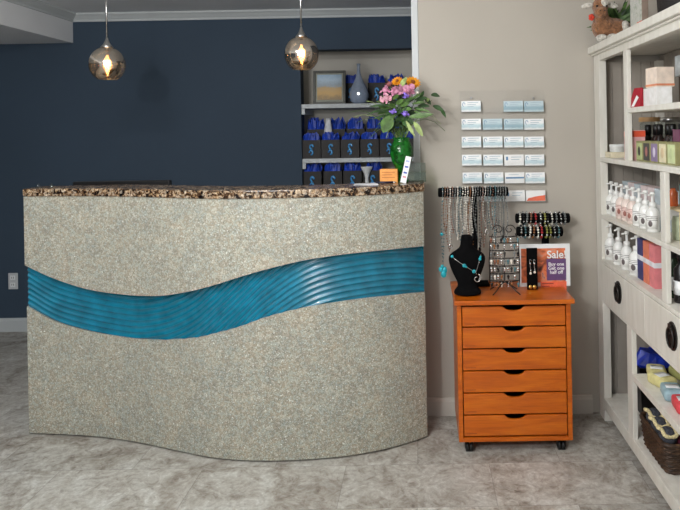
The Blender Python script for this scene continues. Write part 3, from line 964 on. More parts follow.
# orange card box, pen, leaflet strip, papers, acrylic holder
p = on_counter(389.3, 2.93)
t = thing('card_box', 'small orange box on the granite counter beside the vase', 'box', p, rotz=R(-4))
m = MB(); m.box(-0.042, 0.042, -0.02, 0.03, 0, 0.064); m.build('box_body', M['cardboard'], t, bevel=0.002)
m = MB()
for k in range(3):
    m.box(-0.032, 0.030 - 0.012 * (k % 2), -0.0206, -0.0198, 0.048 - k * 0.012, 0.051 - k * 0.012)
m.build('printed_lines', paint('brown_print', (196, 112, 48), 0.6), t)
p = on_counter(385.5, 2.86)
t = thing('ink_pen', 'dark pen lying on the counter in front of the orange box', 'pen', p, rotz=R(5))
m = MB(); m.cyl((-0.045, 0, 0.006), (0.035, 0, 0.006), 0.0055); m.build('barrel', paint('navy_plastic', (22, 26, 52), 0.35), t)
m = MB(); m.cyl((0.035, 0, 0.006), (0.05, 0, 0.006), 0.0055, 0.0015); m.build('tip', M['steel'], t)
p = on_counter(366.0, 2.83)
t = thing('paper_pad', 'small pile of white papers on the counter below the gift bags', 'paper', p, rotz=R(8))
for k in range(3):
    m = MB(); m.box(-0.055 + 0.004 * k, 0.055 - 0.002 * k, -0.035, 0.035, 0.0014 * k + 0.0002, 0.0014 * k + 0.0013, rot=Matrix.Rotation(R(5 * k - 4), 3, 'Z')); m.build('sheet', M['paper'], t)
p = on_counter(403.0, 2.875)
t = thing('leaflet_strip', 'narrow white printed strip leaning against the green vase', 'leaflet', p)
m = MB()
rt = Matrix.Rotation(R(13), 3, 'Y') @ Matrix.Rotation(R(-12), 3, 'X')
m.box(-0.0135, 0.0135, -0.0008, 0.0008, 0.002, 0.128, rot=rt, about=(0, 0, 0)); m.build('card_strip', M['card'], t)
m = MB()
for z, a in ((0.105, 0), (0.078, 1), (0.050, 1), (0.030, 2)):
    m.box(-0.008, 0.008, -0.0014, -0.0009, z - 0.004, z + 0.004, a, rot=rt, about=(0, 0, 0))
m.build('print', [paint('pale_blue_print', (170, 180, 220), 0.6), paint('blue_print', (80, 100, 190), 0.6), paint('pink_print', (214, 150, 160), 0.6)], t)
p = on_counter(415.5, 2.96)
t = thing('acrylic_holder', 'clear acrylic leaflet holder at the counter end near the beige wall', 'holder', p)
m = MB()
for a in ((-0.058, 0.050, 0.020, 0.023, 0, 0.088), (-0.058, 0.050, -0.026, -0.023, 0, 0.045), (-0.058, 0.050, -0.0229, 0.0199, 0, 0.003), (-0.058, -0.055, -0.0229, 0.0199, 0.0031, 0.05), (0.047, 0.050, -0.0229, 0.0199, 0.0031, 0.05)):
    m.box(*a)
m.build('holder_body', clear('tinted_acrylic', (230, 234, 226), 0.12), t, bevel=0.001)
for i, (px, lab) in enumerate(((38.5, 'tiny clear glass drop on the far counter end, nearest the edge'), (51.5, 'tiny clear glass drop on the far counter end, second from the edge'))):
    p = on_counter(px, 2.985)
    m = MB(); m.lathe([(0.010, 0), (0.012, 0.006), (0.006, 0.016), (0.002, 0.022)], seg=12)
    o = m.build('glass_drop', M['glass']); o.location = p; tag(o, lab, 'ornament', 'clear glass drops on the counter')

# ================================================================== BUSINESS CARD RACK
RY = YW - 0.004
rack = thing('card_rack', 'clear acrylic business card rack screwed to the beige wall', 'rack', (at(503, 200, RY).x, RY, at(503, 200, RY).z))
def rk(px, py, y): return at(px, py, y)
tilt = Matrix.Rotation(R(0.35), 3, 'Y')
a, b = at(459.5, 91, RY), at(545.5, 201.5, RY)
m = MB(); m.box(a.x, b.x, YW - 0.006, YW - 0.002, b.z, a.z); m.build('back_plate', M['acrylic'], rack, world=True)
colx = [471.0, 492.3, 513.3, 533.7]; rowy = [106.2, 124.0, 141.8, 159.8, 177.6, 195.6]
shift = [0, 0.2, 0.4, 0.7, 1.3, 1.8]
blue_card = gradient_card('blue_washed_card', (156, 186, 197), (196, 213, 218))
white_cardm = gradient_card('white_card_blue_foot', (200, 222, 227), (243, 245, 245))
plain_card = paint('ivory_card', (240, 240, 238), 0.5, var=0.01)
print_grey = paint('grey_print', (168, 188, 200), 0.6); print_blue = paint('slate_print', (96, 140, 176), 0.6)
proto = {}
CW, CH = 0.0965, 0.054
def make_cards(kind):
    t = thing('business_cards', '', 'business cards', (0, 0, 0), 'business card stacks in the wall rack')
    m = MB(); m.box(-CW/2, CW/2, -0.006, 0.006, 0, CH); m.build('card_stack', {'b': blue_card, 'w': white_cardm, 'p': plain_card, 'l': plain_card, 'o': plain_card}[kind], t)
    m = MB()
    if kind in 'bw':
        m.tube([(-0.036 + 0.006 * math.cos(q), -0.0064, 0.036 + 0.010 * math.sin(q)) for q in [k * 0.5 for k in range(10)]], 0.0016, 4, 0)
        for k in range(3): m.box(-0.018, 0.036 - 0.012 * k, -0.0066, -0.006, 0.044 - 0.010 * k, 0.0465 - 0.010 * k, 1)
    elif kind == 'p':
        m.box(-0.040, -0.030, -0.0066, -0.006, 0.026, 0.044, 0)
        for k in range(2): m.box(-0.015, 0.036 - 0.01 * k, -0.0066, -0.006, 0.040 - 0.012 * k, 0.043 - 0.012 * k, 1)
    elif kind == 'l':
        m.box(-CW/2 + 0.004, CW/2 - 0.002, -0.0066, -0.006, 0.023, 0.031, 0); m.box(-0.03, 0.02, -0.0066, -0.006, 0.042, 0.044, 1)
    if kind == 'o':
        m.prism_y([(-CW/2 + 0.002, 0.002), (CW/2 - 0.001, 0.002), (CW/2 - 0.001, 0.030), (0.0, 0.024), (-CW/2 + 0.012, 0.016)], -0.0066, -0.006, 0)
    m.build('print', [M['coral'] if kind == 'o' else print_blue, print_grey], t)
    return t
kinds = [list('w.bb'), list('wbbw'), list('wwww'), list('wwpw'), list('wwlw'), list('w.po')]
kinds[5] = ['p', 'w', 'p', 'o']
words_ = ['top', 'second', 'third', 'fourth', 'fifth', 'bottom']
desc = dict(w='white cards with pale blue foot', b='blue washed cards', p='plain white cards', l='white cards with a blue line', o='white and orange cards')
for r_ in range(6):
    for c_ in range(4):
        k = kinds[r_][c_]
        pos = at(colx[c_] + shift[r_], rowy[r_], YW - 0.02)
        pm = MB()
        x, z = pos.x, pos.z
        pm.box(x - 0.051, x + 0.051, YW - 0.032, YW - 0.030, z - 0.030, z - 0.008)
        pm.box(x - 0.051, x + 0.051, YW - 0.030, YW - 0.006, z - 0.031, z - 0.0285)
        po = pm.build('pocket', M['acrylic'], rack, world=True)
        if k == '.': continue
        where = '%s row, %s from the desk' % (words_[r_], ORD[c_])
        lab = '%s, %s' % (desc[k], where)
        if k not in proto:
            proto[k] = make_cards(k); o = proto[k]
        else:
            o = copy_tree(proto[k])
        o.location = (x, YW - 0.0205, z - 0.0282); o['label'] = lab
        o.rotation_euler = (R(-5), 0, 0)
for px in (471, 533):
    q = at(px, 98, YW)
    m = MB(); m.cyl((q.x, YW - 0.010, q.z), (q.x, YW - 0.004, q.z), 0.006, seg=12); m.build('screw', M['steel'], rack, world=True)

# ================================================================== ORANGE DRAWER CART
CX0, CX1, CY0, CY1, CTOP = 0.148, 0.648, 2.72, 3.06, 0.680
cart = thing('drawer_cart', 'orange pine cart with six drawers on black casters', 'drawer cart', ((CX0 + CX1) / 2, 2.89, 0))
m = MB(); m.box(CX0 - 0.012, CX1 + 0.014, CY0 - 0.022, CY1 + 0.006, CTOP - 0.020, CTOP); m.build('top', M['pine'], cart, world=True, bevel=0.004)
zs = [at(515, y, CY0).z for y in (306.0, 327.0, 348.9, 370.8, 393.0, 415.0, 436.6)]
zb = 0.055
for x in (CX0, CX1 - 0.020):
    m = MB(); m.box(x, x + 0.020, CY0, CY1, zb, CTOP - 0.0205); m.build('side_panel', pine_mat((0, R(90), 0), 'orange_pine_upright') if 'pv' not in M else M['pv'], cart, world=True, bevel=0.002)
    M.setdefault('pv', bpy.data.materials['orange_pine_upright'])
m = MB(); m.box(CX0 + 0.0202, CX1 - 0.0202, CY0 + 0.002, CY1, zb, zs[-1] - 0.003); m.build('bottom_rail', M['pine'], cart, world=True)
m = MB(); m.box(CX0 + 0.0202, CX1 - 0.0202, CY1 - 0.008, CY1 - 0.001, zs[-1], CTOP - 0.021); m.build('back_panel', M['pine'], cart, world=True)
cxm = (CX0 + CX1) / 2
for k in range(6):
    zt, zl = zs[k] - 0.002, zs[k + 1] + 0.004
    xl, xr = CX0 + 0.0235, CX1 - 0.0235
    m = MB()
    cut = [(cxm - 0.052, zt), (cxm - 0.044, zt - 0.004), (cxm - 0.034, zt - 0.013), (cxm - 0.02, zt - 0.0175), (cxm, zt - 0.019), (cxm + 0.02, zt - 0.0175), (cxm + 0.034, zt - 0.013), (cxm + 0.044, zt - 0.004), (cxm + 0.052, zt)]
    m.prism_y([(xl, zl), (xr, zl), (xr, zt)] + cut[::-1] + [(xl, zt)], CY0 + 0.001, CY0 + 0.017)
    d = m.build('drawer', M['pine'], cart, world=True, bevel=0.003)
    m = MB()
    y0, y1, zz = CY0 + 0.0175, CY1 - 0.012, zl + (zt - zl) * 0.72
    m.box(xl + 0.004, xr - 0.004, y0 + 0.04, y1, zl + 0.004, zl + 0.012); m.box(xl + 0.004, xl + 0.014, y0, y1, zl + 0.012, zz); m.box(xr - 0.014, xr - 0.004, y0, y1, zl + 0.012, zz)
    m.box(xl + 0.014, xr - 0.014, y1 - 0.01, y1, zl + 0.012, zz)
    m.build('drawer_tray', M['dark'], d, world=True)
    m = MB(); m.box(xl + 0.012, xl + 0.055, CY0 + 0.0002, CY0 + 0.0012, zl + 0.011, zl + 0.0135); m.build('stamped_mark', paint('stamped_brown', (150, 66, 18), 0.6), d, world=True)
for (x, y) in ((CX0 + 0.046, CY0 + 0.035), (CX1 - 0.046, CY0 + 0.035), (CX0 + 0.046, CY1 - 0.04), (CX1 - 0.046, CY1 - 0.04)):
    m = MB(); m.box(x - 0.018, x + 0.018, y - 0.018, y + 0.018, 0.047, 0.0545); m.box(x - 0.019, x - 0.0155, y - 0.012, y + 0.016, 0.016, 0.047); m.box(x + 0.0155, x + 0.019, y - 0.012, y + 0.016, 0.016, 0.047)
    cst = m.build('caster', M['black'], cart, world=True)
    m = MB()
    m.cyl((x - 0.015, y, 0.0205), (x - 0.002, y, 0.0205), 0.0205, seg=20); m.cyl((x + 0.002, y, 0.0205), (x + 0.015, y, 0.0205), 0.0205, seg=20)
    m.build('wheel', M['black'], cst, world=True)

# ---- necklace T bar
TY = 2.985
bl, br = at(438, 192.3, TY), at(508, 191.5, TY)
bz = (bl.z + br.z) / 2
br_ = 0.0225
px_post = at(474, 192, TY).x
tb = thing('necklace_stand', 'tall black velvet T bar stand hung with many necklaces', 'jewelry stand', (px_post, TY, CTOP))
m = MB(); m.cyl((bl.x, TY, bz), (br.x, TY, bz), br_, seg=20); m.build('bar', M['velvet'], tb, world=True, bevel=0.006)
m = MB(); m.box(px_post - 0.013, px_post + 0.013, TY - 0.010, TY + 0.010, CTOP + 0.0122, bz); m.build('post', M['velvet'], tb, world=True)
m = MB(); m.box(px_post - 0.065, px_post + 0.065, TY - 0.045, TY + 0.045, CTOP, CTOP + 0.012); m.build('foot', M['velvet'], tb, world=True, bevel=0.004)
rn = random.Random(77)
NK = [('silver', 'tealbead', 0.40, 0.016, 'turquoise')]
for i in range(25):
    NK.append((rn.choice(['silver', 'silver', 'silver', 'wire', 'silver']), rn.choice(['greybead', 'pearl', 'greybead', 'tealbead', 'onyx', 'amber', 'greybead', 'copper', 'pearl']),
               rn.uniform(0.17, 0.29), rn.uniform(0.007, 0.013), rn.choice([None, None, 'disc', 'drop', None])))
BNAME = dict(tealbead='teal beads', greybead='grey beads', pearl='pearl beads', onyx='black beads', amber='amber beads', copper='copper beads')
CNAME = dict(silver='silver', wire='dark', copper='copper')
slots = []
for i in range(26):
    x = bl.x + 0.022 + (br.x - bl.x - 0.036) * i / 25
    slots.append(x)
TURQ = M['plumb']
def over_bar(x, zc, rb, drop, spread, sway, yc):
    """closed loop draped over a bar"""
    pts = []
    for k in range(9):
        a = PI * k / 8
        pts.append(Vector((x, yc + (rb + 0.003) * math.cos(a), zc + (rb + 0.003) * math.sin(a))))
    n = 14
    yf = yc - rb - 0.003
    for k in range(1, n + 1):
        u = k / n
        pts.append(Vector((x + sway * u - spread * math.sin(PI * u), yf + 0.012 * u, zc - drop * u)))
    yb = yc + rb + 0.003
    for k in range(1, n):
        u = 1 - k / n
        pts.append(Vector((x + sway * u + spread * math.sin(PI * u), yf + 0.012 + (yb - yf - 0.012) * (1 - u), zc - drop * u)))
    return pts
for i, (cm, bm_, drop, pitch, pend) in enumerate(NK):
    x = slots[i]
    drop = min(drop, bz - CTOP - 0.075) if pend is None else min(drop, bz - CTOP - 0.10)
    lab = '%s necklace with %s, %s from the desk end of the black bar' % (CNAME[cm], BNAME[bm_], ORD[i])
    t = thing('necklace', lab, 'necklace', (x, TY, bz - drop), 'necklaces hanging from the black bar')
    sp = 0.006 + 0.005 * ((i * 7) % 3)
    pts = over_bar(x, bz, br_, drop, sp, 0.004 * ((i % 3) - 1), TY)
    m = MB(); m.tube(pts, 0.0011, 4, closed=True); m.build('chain', M[cm], t, world=True)
    m = MB()
    acc, nxt = 0.0, 0.01
    r = random.Random(100 + i)
    for k in range(len(pts)):
        a, b = pts[k], pts[(k + 1) % len(pts)]
        L = (b - a).length
        while nxt < acc + L:
            p = a.lerp(b, (nxt - acc) / L)
            m.bead(p, r.uniform(0.0024, 0.0040))
            nxt += pitch * r.uniform(0.8, 1.4)
        acc += L
    m.build('beads', M[bm_], t, world=True)
    low = min(pts, key=lambda p: p.z)
    if pend == 'disc':
        m = MB(); m.tube([low + Vector((0.010 * math.cos(q), 0.0, -0.012 + 0.010 * math.sin(q))) for q in [k * 0.52 for k in range(12)]], 0.0022, 5, closed=True); m.build('pendant', M['silver'], t, world=True)
    elif pend == 'drop':
        m = MB(); m.ball(low + Vector((0, 0, -0.014)), (0.006, 0.004, 0.012)); m.build('pendant', M['onyx'], t, world=True)
    elif pend == 'turquoise':
        m = MB()
        for dx, dz, s in ((-0.004, -0.006, 0.010), (-0.010, -0.020, 0.013), (0.006, -0.026, 0.015), (0.002, -0.044, 0.016), (0.010, -0.014, 0.008)):
            m.ball(low + Vector((dx, -0.002, dz)), (s * 0.9, 0.006, s))
        m.build('pendant', TURQ, t, world=True)
        m = MB(); m.ball(pts[16], 0.008); m.build('turquoise_stone', TURQ, t, world=True)

# ---- black bust with turquoise necklace
BY = 2.815
bc = at(467.5, 290, BY)
bust = thing('jewelry_bust', 'black velvet bust wearing a turquoise and silver necklace', 'jewelry bust', (bc.x, BY, CTOP))
m = MB()
SEC = [(0.000, 0.058, 0.044, -0.006), (0.010, 0.064, 0.050, -0.006), (0.022, 0.060, 0.044, -0.004), (0.034, 0.046, 0.030, 0.0), (0.050, 0.042, 0.026, 0.0), (0.075, 0.055, 0.026, 0.0),
       (0.110, 0.072, 0.028, 0.0), (0.145, 0.083, 0.030, 0.0), (0.172, 0.086, 0.030, 0.002), (0.190, 0.070, 0.028, 0.004), (0.202, 0.045, 0.025, 0.008), (0.214, 0.030, 0.023, 0.010), (0.238, 0.026, 0.022, 0.014), (0.262, 0.026, 0.022, 0.016), (0.268, 0.020, 0.018, 0.016)]
def bsec(z):
    for (a, b) in zip(SEC, SEC[1:]):
        if a[0] <= z <= b[0]:
            u = (z - a[0]) / (b[0] - a[0])
            return tuple(p + (q - p) * u for p, q in zip(a, b))
    return SEC[-1]
m.rings([[(rx * math.cos(a), oy + ry * math.sin(a), z) for a in [2 * PI * k / 28 for k in range(28)]] for z, rx, ry, oy in SEC])
m.build('bust_form', M['velvet'], bust, subsurf=1)
t = thing('necklace', 'silver chain with turquoise stones and swirl pendant worn by the black bust', 'necklace', (bc.x, BY, CTOP + 0.05))
def on_bust(x, z):
    _, rx, ry, oy = bsec(z)
    u = max(-0.98, min(0.98, x / rx))
    return Vector((bc.x + x, BY + oy - ry * math.sqrt(1 - u * u) - 0.003, CTOP + z))
Lp = [on_bust(-0.068 + 0.105 * u, 0.176 - 0.072 * u ** 0.9) for u in [k / 12 for k in range(13)]]
Rp = [on_bust(0.037 + 0.026 * u, 0.104 + 0.080 * u) for u in [k / 8 for k in range(9)]]
m = MB(); m.tube(Lp + Rp[1:], 0.0014, 5); m.build('chain', M['silver'], t, world=True)
for p, s in ((Lp[0], 0.007), (Lp[6], 0.0085), (Lp[7], 0.005), (Lp[11], 0.0085), (Rp[6], 0.007), (Rp[7], 0.005)):
    m = MB(); m.ball(p + Vector((0, -0.002, 0)), (s, s * 0.7, s)); m.build('turquoise_stone', TURQ, t, world=True)
m = MB()
cc = on_bust(0.040, 0.075) + Vector((0, -0.004, 0))
m.tube([cc + Vector(((0.004 + 0.0024 * q) * math.cos(q + 1), -0.001, 0.002 + (0.004 + 0.0024 * q) * 1.15 * math.sin(q + 1))) for q in [k * 0.4 for k in range(17)]], 0.0026, 5)
m.tube([Lp[-1], cc + Vector((0, 0, 0.018))], 0.0015, 5)
m.build('pendant', M['silver'], t, world=True)

# ---- scrolled wire earring stand
WY = 2.83
wl, wr = at(489.5, 250, WY).x, at(519.0, 250, WY).x
wc = (wl + wr) / 2
ws = thing('earring_stand', 'dark scrolled wire earring stand beside the black bust', 'jewelry stand', (wc, WY, CTOP))
hw = (wr - wl) / 2
m = MB()
for s in (-1, 1):
    m.tube([(s * hw, 0, 0.045), (s * hw * 1.02, 0, 0.15), (s * hw * 0.95, 0, 0.24), (s * hw * 0.75, 0, 0.27)], 0.0024, 6)
    m.tube([(s * (0.026 + 0.026 * (1 - q / 9) * math.cos(q)), 0, 0.288 + 0.024 * (1 - q / 9) * math.sin(q)) for q in [k * 0.35 + 3.1 * (s > 0) * 0 for k in range(22)]], 0.0022, 6)
m.tube([(0, 0, 0.03), (0, 0, 0.30)], 0.0024, 6)
m.build('frame', M['wire'], ws)
wz = [0.055, 0.090, 0.125, 0.160, 0.195, 0.230, 0.258]
for z in wz:
    m = MB(); m.tube([(-hw, -0.002, z), (-hw * 0.4, -0.006, z - 0.002), (hw * 0.4, -0.006, z - 0.002), (hw, -0.002, z)], 0.0030, 6); m.build('rung', M['wire'], ws)
for s in (-1, 1):
    m = MB(); m.tube([(0, 0, 0.05), (s * 0.02, -0.018, 0.042), (s * 0.045, -0.04, 0.016), (s * 0.062, -0.052, 0.003)], 0.0026, 6)
    m.tube([(0, 0, 0.05), (s * 0.02, 0.018, 0.042), (s * 0.045, 0.04, 0.016), (s * 0.062, 0.052, 0.003)], 0.0026, 6); m.build('leg', M['wire'], ws)
ear_mats = ['silver', 'pearl', 'onyx', 'greybead', 'copper', 'silver', 'tealbead', 'silver', 'amber', 'greybead']
ENAME = dict(silver='silver', pearl='pearl', onyx='black', greybead='grey', copper='copper', tealbead='teal', amber='amber')
protoE = {}
def make_earring(mt):
    t = thing('earring', 'small dangling %s earring hung on the scrolled wire stand' % ENAME[mt], 'earring', (0, 0, 0), 'earrings on the scrolled wire stand, %s' % ENAME[mt])
    m = MB(); m.tube([(0, 0.003, 0.002), (0, 0, 0.005), (0, -0.003, 0.002), (0, -0.003, -0.006)], 0.0007, 4); m.build('hook', M['silver'], t)
    m = MB(); m.ball((0, -0.003, -0.012), (0.0062, 0.004, 0.0075), 8, 5); m.ball((0, -0.003, -0.022), (0.004, 0.003, 0.005), 8, 5); m.build('drop', M[mt], t)
    return t
q = 0
for zi, z in enumerate(wz):
    nE = 9
    for k in range(nE):
        if rnd.random() < 0.12: continue
        mt = ear_mats[(k * 3 + zi * 7 + rnd.randrange(3)) % len(ear_mats)]
        loc = (wc - hw * 0.9 + hw * 1.8 * k / (nE - 1), WY - 0.007, CTOP + z - 0.002)
        if mt not in protoE:
            protoE[mt] = make_earring(mt); protoE[mt].location = loc
        else:
            copy_tree(protoE[mt], loc=loc)

# ---- two-tier bracelet bar
GY = 3.025
u0, u1 = at(515.5, 218.3, GY), at(569.5, 218.0, GY)
l0, l1 = at(516.5, 231.5, GY - 0.03), at(562.5, 231.5, GY - 0.03)
gx = at(545, 225, GY).x
bb = thing('bracelet_stand', 'two tier black velvet bracelet bar behind the sale sign', 'jewelry stand', (gx, GY, CTOP))
m = MB(); m.cyl((u0.x, GY, u0.z), (u1.x, GY, u1.z), 0.024, seg=20); m.build('bar', M['velvet'], bb, world=True, bevel=0.006)
m = MB(); m.cyl((l0.x, GY - 0.03, l0.z), (l1.x, GY - 0.03, l1.z), 0.024, seg=20); m.build('bar', M['velvet'], bb, world=True, bevel=0.006)
m = MB(); m.box(gx - 0.016, gx + 0.016, GY - 0.012, GY + 0.012, CTOP + 0.010, u0.z - 0.015); m.build('post', M['velvet'], bb, world=True)
m = MB(); m.box(gx - 0.06, gx + 0.06, GY - 0.05, GY + 0.03, CTOP, CTOP + 0.010); m.build('foot', M['velvet'], bb, world=True)
BR = [('upper', u0, u1, GY, ['pearl', 'onyx', 'greybead', 'copper', 'red', 'silver', 'yellow', 'onyx', 'pearl', 'greybead', 'silver', 'greybead'], [0.07, 0.14, 0.2, 0.27, 0.36, 0.45, 0.53, 0.58, 0.66, 0.74, 0.82, 0.9]),
      ('lower', l0, l1, GY - 0.03, ['silver', 'tealbead', 'pearl', 'amber', 'pearl', 'red', 'yellow', 'yellow', 'silver', 'tealbead'], [0.09, 0.18, 0.28, 0.36, 0.45, 0.53, 0.64, 0.72, 0.81, 0.9])]
BN = dict(pearl='pearl', onyx='black', greybead='grey', copper='copper', red='red', silver='silver', yellow='lime', tealbead='teal', amber='amber')
for tier, p0, p1, yc, ml, us in BR:
    for i, (mt, u) in enumerate(zip(ml, us)):
        c = p0.lerp(p1, u)
        t = MB()
        r = random.Random(i * 5 + len(tier))
        tl = r.uniform(-0.12, 0.12)
        for k in range(14):
            a = 2 * PI * k / 14
            t.bead((tl * 0.03 * math.sin(a), 0.0285 * math.cos(a), 0.0285 * math.sin(a)), r.uniform(0.0042, 0.0062), 1 if k % 4 == 0 else 0)
        o = t.build('bracelet', [M[mt], M['silver'] if mt != 'silver' else M['onyx']])
        o.location = c
        tag(o, '%s bead bracelet, %s from the desk end of the %s black bar' % (BN[mt], ORD[i], tier), 'bracelet', 'bead bracelets on the %s black bar' % tier)

# ---- sale sign
SY = 2.93
s0, s1 = at(519.0, 244, SY), at(570.5, 298, SY)
sw, sh = s1.x - s0.x, s0.z - CTOP - 0.002
sign = thing('sale_sign', 'white bordered sale sign with violet text block on the cart top', 'sign', ((s0.x + s1.x) / 2, SY, CTOP))
m = MB(); m.box(-sw/2, sw/2, -0.004, 0.004, 0.001, sh); m.build('board', M['card'], sign, bevel=0.001)
def picture_print():
    n = N('orange_brown_print')
    g = n.coord('Generated')
    a = n.noise(g, 3.2, 4, 0.6, 1.2)
    col = n.ramp(a.outputs['Fac'], [(0.30, (60, 38, 34)), (0.42, (176, 92, 62)), (0.54, (232, 128, 82)), (0.66, (226, 158, 130)), (0.76, (120, 100, 120))])
    n.bsdf(col, 0.4)
    return n.m
m = MB(); m.box(-sw/2 + 0.008, sw/2 - 0.022, -0.0052, -0.0041, 0.020, sh - 0.020); m.build('photo_print', picture_print(), sign)
px = lambda x: at(x, 270, SY).x - (s0.x + s1.x) / 2
pz = lambda y: at(550, y, SY).z - CTOP
m = MB(); m.box(px(546.5), px(565.8), -0.0064, -0.0053, pz(280), pz(258.7)); m.build('violet_block', M['mauveband'], sign)
m = MB(); m.box(px(540), px(566), -0.0064, -0.0053, pz(291.5), pz(281.2)); m.build('coral_block', M['coral'], sign)
text_obj('sale_text', 'Sale!', 0.050, M['card'], sign, ((px(546) + px(569)) / 2 - 0.004, -0.0068, pz(254.6)))
text_obj('offer_text', 'Buy one\nGet one\nhalf off', 0.0225, M['card'], sign, (px(556), -0.0068, pz(268)))
m = MB()
for k, (a, b) in enumerate(((541.5, 553), (541.5, 549), (541.5, 551))):
    m.box(px(a), px(b), -0.0070, -0.0065, pz(283.6 + k * 2.8), pz(282.8 + k * 2.8))
m.build('small_print', paint('dark_red_print', (150, 52, 40), 0.6), sign)
m = MB(); m.box(px(541), px(558), -0.045, -0.0042, 0.0, 0.003); m.box(px(541), px(558), -0.008, -0.0066, 0.003, 0.012); m.build('acrylic_foot', M['acrylic'], sign)

# ---- upright black earring card
EY_ = 2.875
e0, e1 = at(526.3, 248, EY_), at(538.0, 296, EY_)
ew, eh = e1.x - e0.x, e0.z - CTOP
ec = thing('earring_card', 'narrow upright black velvet display card standing before the sale sign', 'jewelry stand', ((e0.x + e1.x) / 2, EY_, CTOP))
m = MB(); m.box(-ew/2, ew/2, -0.003, 0.003, 0, eh); m.build('card_face', M['velvet'], ec, bevel=0.002)
m = MB(); m.box(-ew/2 + 0.008, ew/2 - 0.008, 0.0031, 0.03, 0, 0.004); m.build('prop_foot', M['velvet'], ec)
exm = (e0.x + e1.x) / 2
def pair(name, lab, fn):
    for s, w_ in ((-1, 'nearer the wire stand'), (1, 'nearer the violet block')):
        mt, mb = fn(s)
        o = mb.build('earring', mt)
        o.location = (exm + s * ew * 0.19, EY_ - 0.004, 0)
        recenter(o)
        tag(o, lab + ', ' + w_, 'earring', 'earrings on the black display card')
ez = lambda y: at(532, y, EY_).z
def hook(s):
    mb = MB(); z = ez(263)
    mb.tube([(0.005 * math.cos(q) * (1 if q < 3 else 0.6), -0.002, z + 0.009 + 0.008 * math.sin(q)) for q in [k * 0.5 for k in range(9)]], 0.0013, 5)
    mb.tube([(0.003, -0.002, z + 0.004), (-0.001, -0.002, z - 0.010), (0.0, -0.002, z - 0.022), (0.002, -0.002, z - 0.036)], 0.0014, 5)
    mb.ball((0.0, -0.003, z - 0.002), (0.004, 0.003, 0.006)); mb.ball((0.002, -0.003, z - 0.034), (0.003, 0.002, 0.006))
    return M['silver'], mb
pair('hook', 'long silver hook earring on the black display card', hook)
def gold(s):
    mb = MB(); mb.ball((0, -0.002, ez(286.8)), (0.0095, 0.004, 0.0095)); return M['gold'], mb
pair('gold', 'round gold earring low on the black display card', gold)
def pearl(s):
    mb = MB()
    mb.ball((0.001, -0.003, ez(272.5 - s * 0.6)), (0.006, 0.004, 0.006))
    return M['pearl'], mb
pair('pearl', 'white pearl earring midway on the black display card', pearl)

# ================================================================== BOOKCASE
FX, BXK = 0.873, 1.20
bk = thing('bookcase', 'tall cream painted bookcase with drawers along the side wall', 'bookcase', (1.04, 2.2, 0))
YN, YF = 1.30, 3.095
def bp(name, *a, bevel=0.002, mat=None, parent=None):
    m = MB(); m.box(*a); return m.build(name, mat or M['cream'], parent or bk, world=True, bevel=bevel)
# back panel with grooves
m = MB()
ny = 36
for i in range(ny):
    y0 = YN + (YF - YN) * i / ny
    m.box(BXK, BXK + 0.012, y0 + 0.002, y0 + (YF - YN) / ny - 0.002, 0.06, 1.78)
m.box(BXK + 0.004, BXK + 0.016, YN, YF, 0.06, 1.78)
m.build('back_panel', M['taupe'], bk, world=True)  # inner panels toned darker and browner than the cream frame
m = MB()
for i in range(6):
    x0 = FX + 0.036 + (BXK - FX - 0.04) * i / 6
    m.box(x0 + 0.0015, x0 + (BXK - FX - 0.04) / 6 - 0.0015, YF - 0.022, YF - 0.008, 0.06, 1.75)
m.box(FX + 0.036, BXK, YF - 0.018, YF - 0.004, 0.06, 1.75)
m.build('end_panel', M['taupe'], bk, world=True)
bp('stile', FX, FX + 0.036, 3.01, YF, 0.0, 1.782)
bp('stile', FX, FX + 0.036, YN, YN + 0.08, 0.0, 1.782)
bp('rear_leg', BXK - 0.035, BXK - 0.0005, YF - 0.06, YF - 0.024, 0.0, 1.75)
bp('rear_leg', BXK - 0.035, BXK - 0.0005, YN, YN + 0.04, 0.0, 1.75)
bp('upper_divider', FX + 0.001, FX + 0.019, 2.605, 2.652, 1.283, 1.752)
bp('upper_divider', FX + 0.001, FX + 0.019, 1.75, 1.80, 1.283, 1.752)
bp('middle_divider', FX + 0.001, FX + 0.019, 2.222, 2.268, 0.788, 0.985)
bp('middle_divider', FX + 0.001, FX + 0.019, 2.222, 2.268, 1.007, 1.260)
bp('lower_divider', FX + 0.001, FX + 0.022, 2.605, 2.668, 0.112, 0.575)
bp('lower_divider', FX + 0.001, FX + 0.022, 1.75, 1.80, 0.112, 0.575)
# cornice: rail plus stepped top board
m = MB()
m.box(FX + 0.002, FX + 0.030, YN + 0.08, 3.01, 1.752, 1.783)
m.build('top_rail', M['cream'], bk, world=True)
m = MB(); m.box(FX - 0.028, BXK + 0.02, YN - 0.03, YF + 0.006, 1.792, 1.826); m.box(FX - 0.012, BXK + 0.02, YN - 0.012, YF + 0.004, 1.783, 1.792)
m.build('cornice', M['cream'], bk, world=True, bevel=0.003)
SH = [('shelf', 1.283, 0.022, YN + 0.08, 3.01), ('shelf', 1.006, 0.020, YN + 0.08, 3.01), ('shelf', 0.787, 0.016, YN + 0.08, 3.01)]
for nme, z, th, a, b in SH:
    bp(nme, FX + 0.0005, BXK - 0.001, a, b + 0.06, z - th, z)
bp('shelf', FX + 0.0005, BXK - 0.001, YN + 0.08, 2.604, 1.484, 1.506)
bp('shelf', FX + 0.0005, BXK - 0.001, YN + 0.08, 2.604, 0.362, 0.390)
bp('drawer_rail', FX + 0.002, FX + 0.03, YN + 0.08, 3.01, 0.575, 0.590)
bp('dust_board', FX + 0.031, BXK - 0.002, YN + 0.08, 3.06, 0.577, 0.588)
bp('bottom_shelf', FX + 0.012, BXK - 0.001, YN + 0.08, 3.06, 0.092, 0.113)
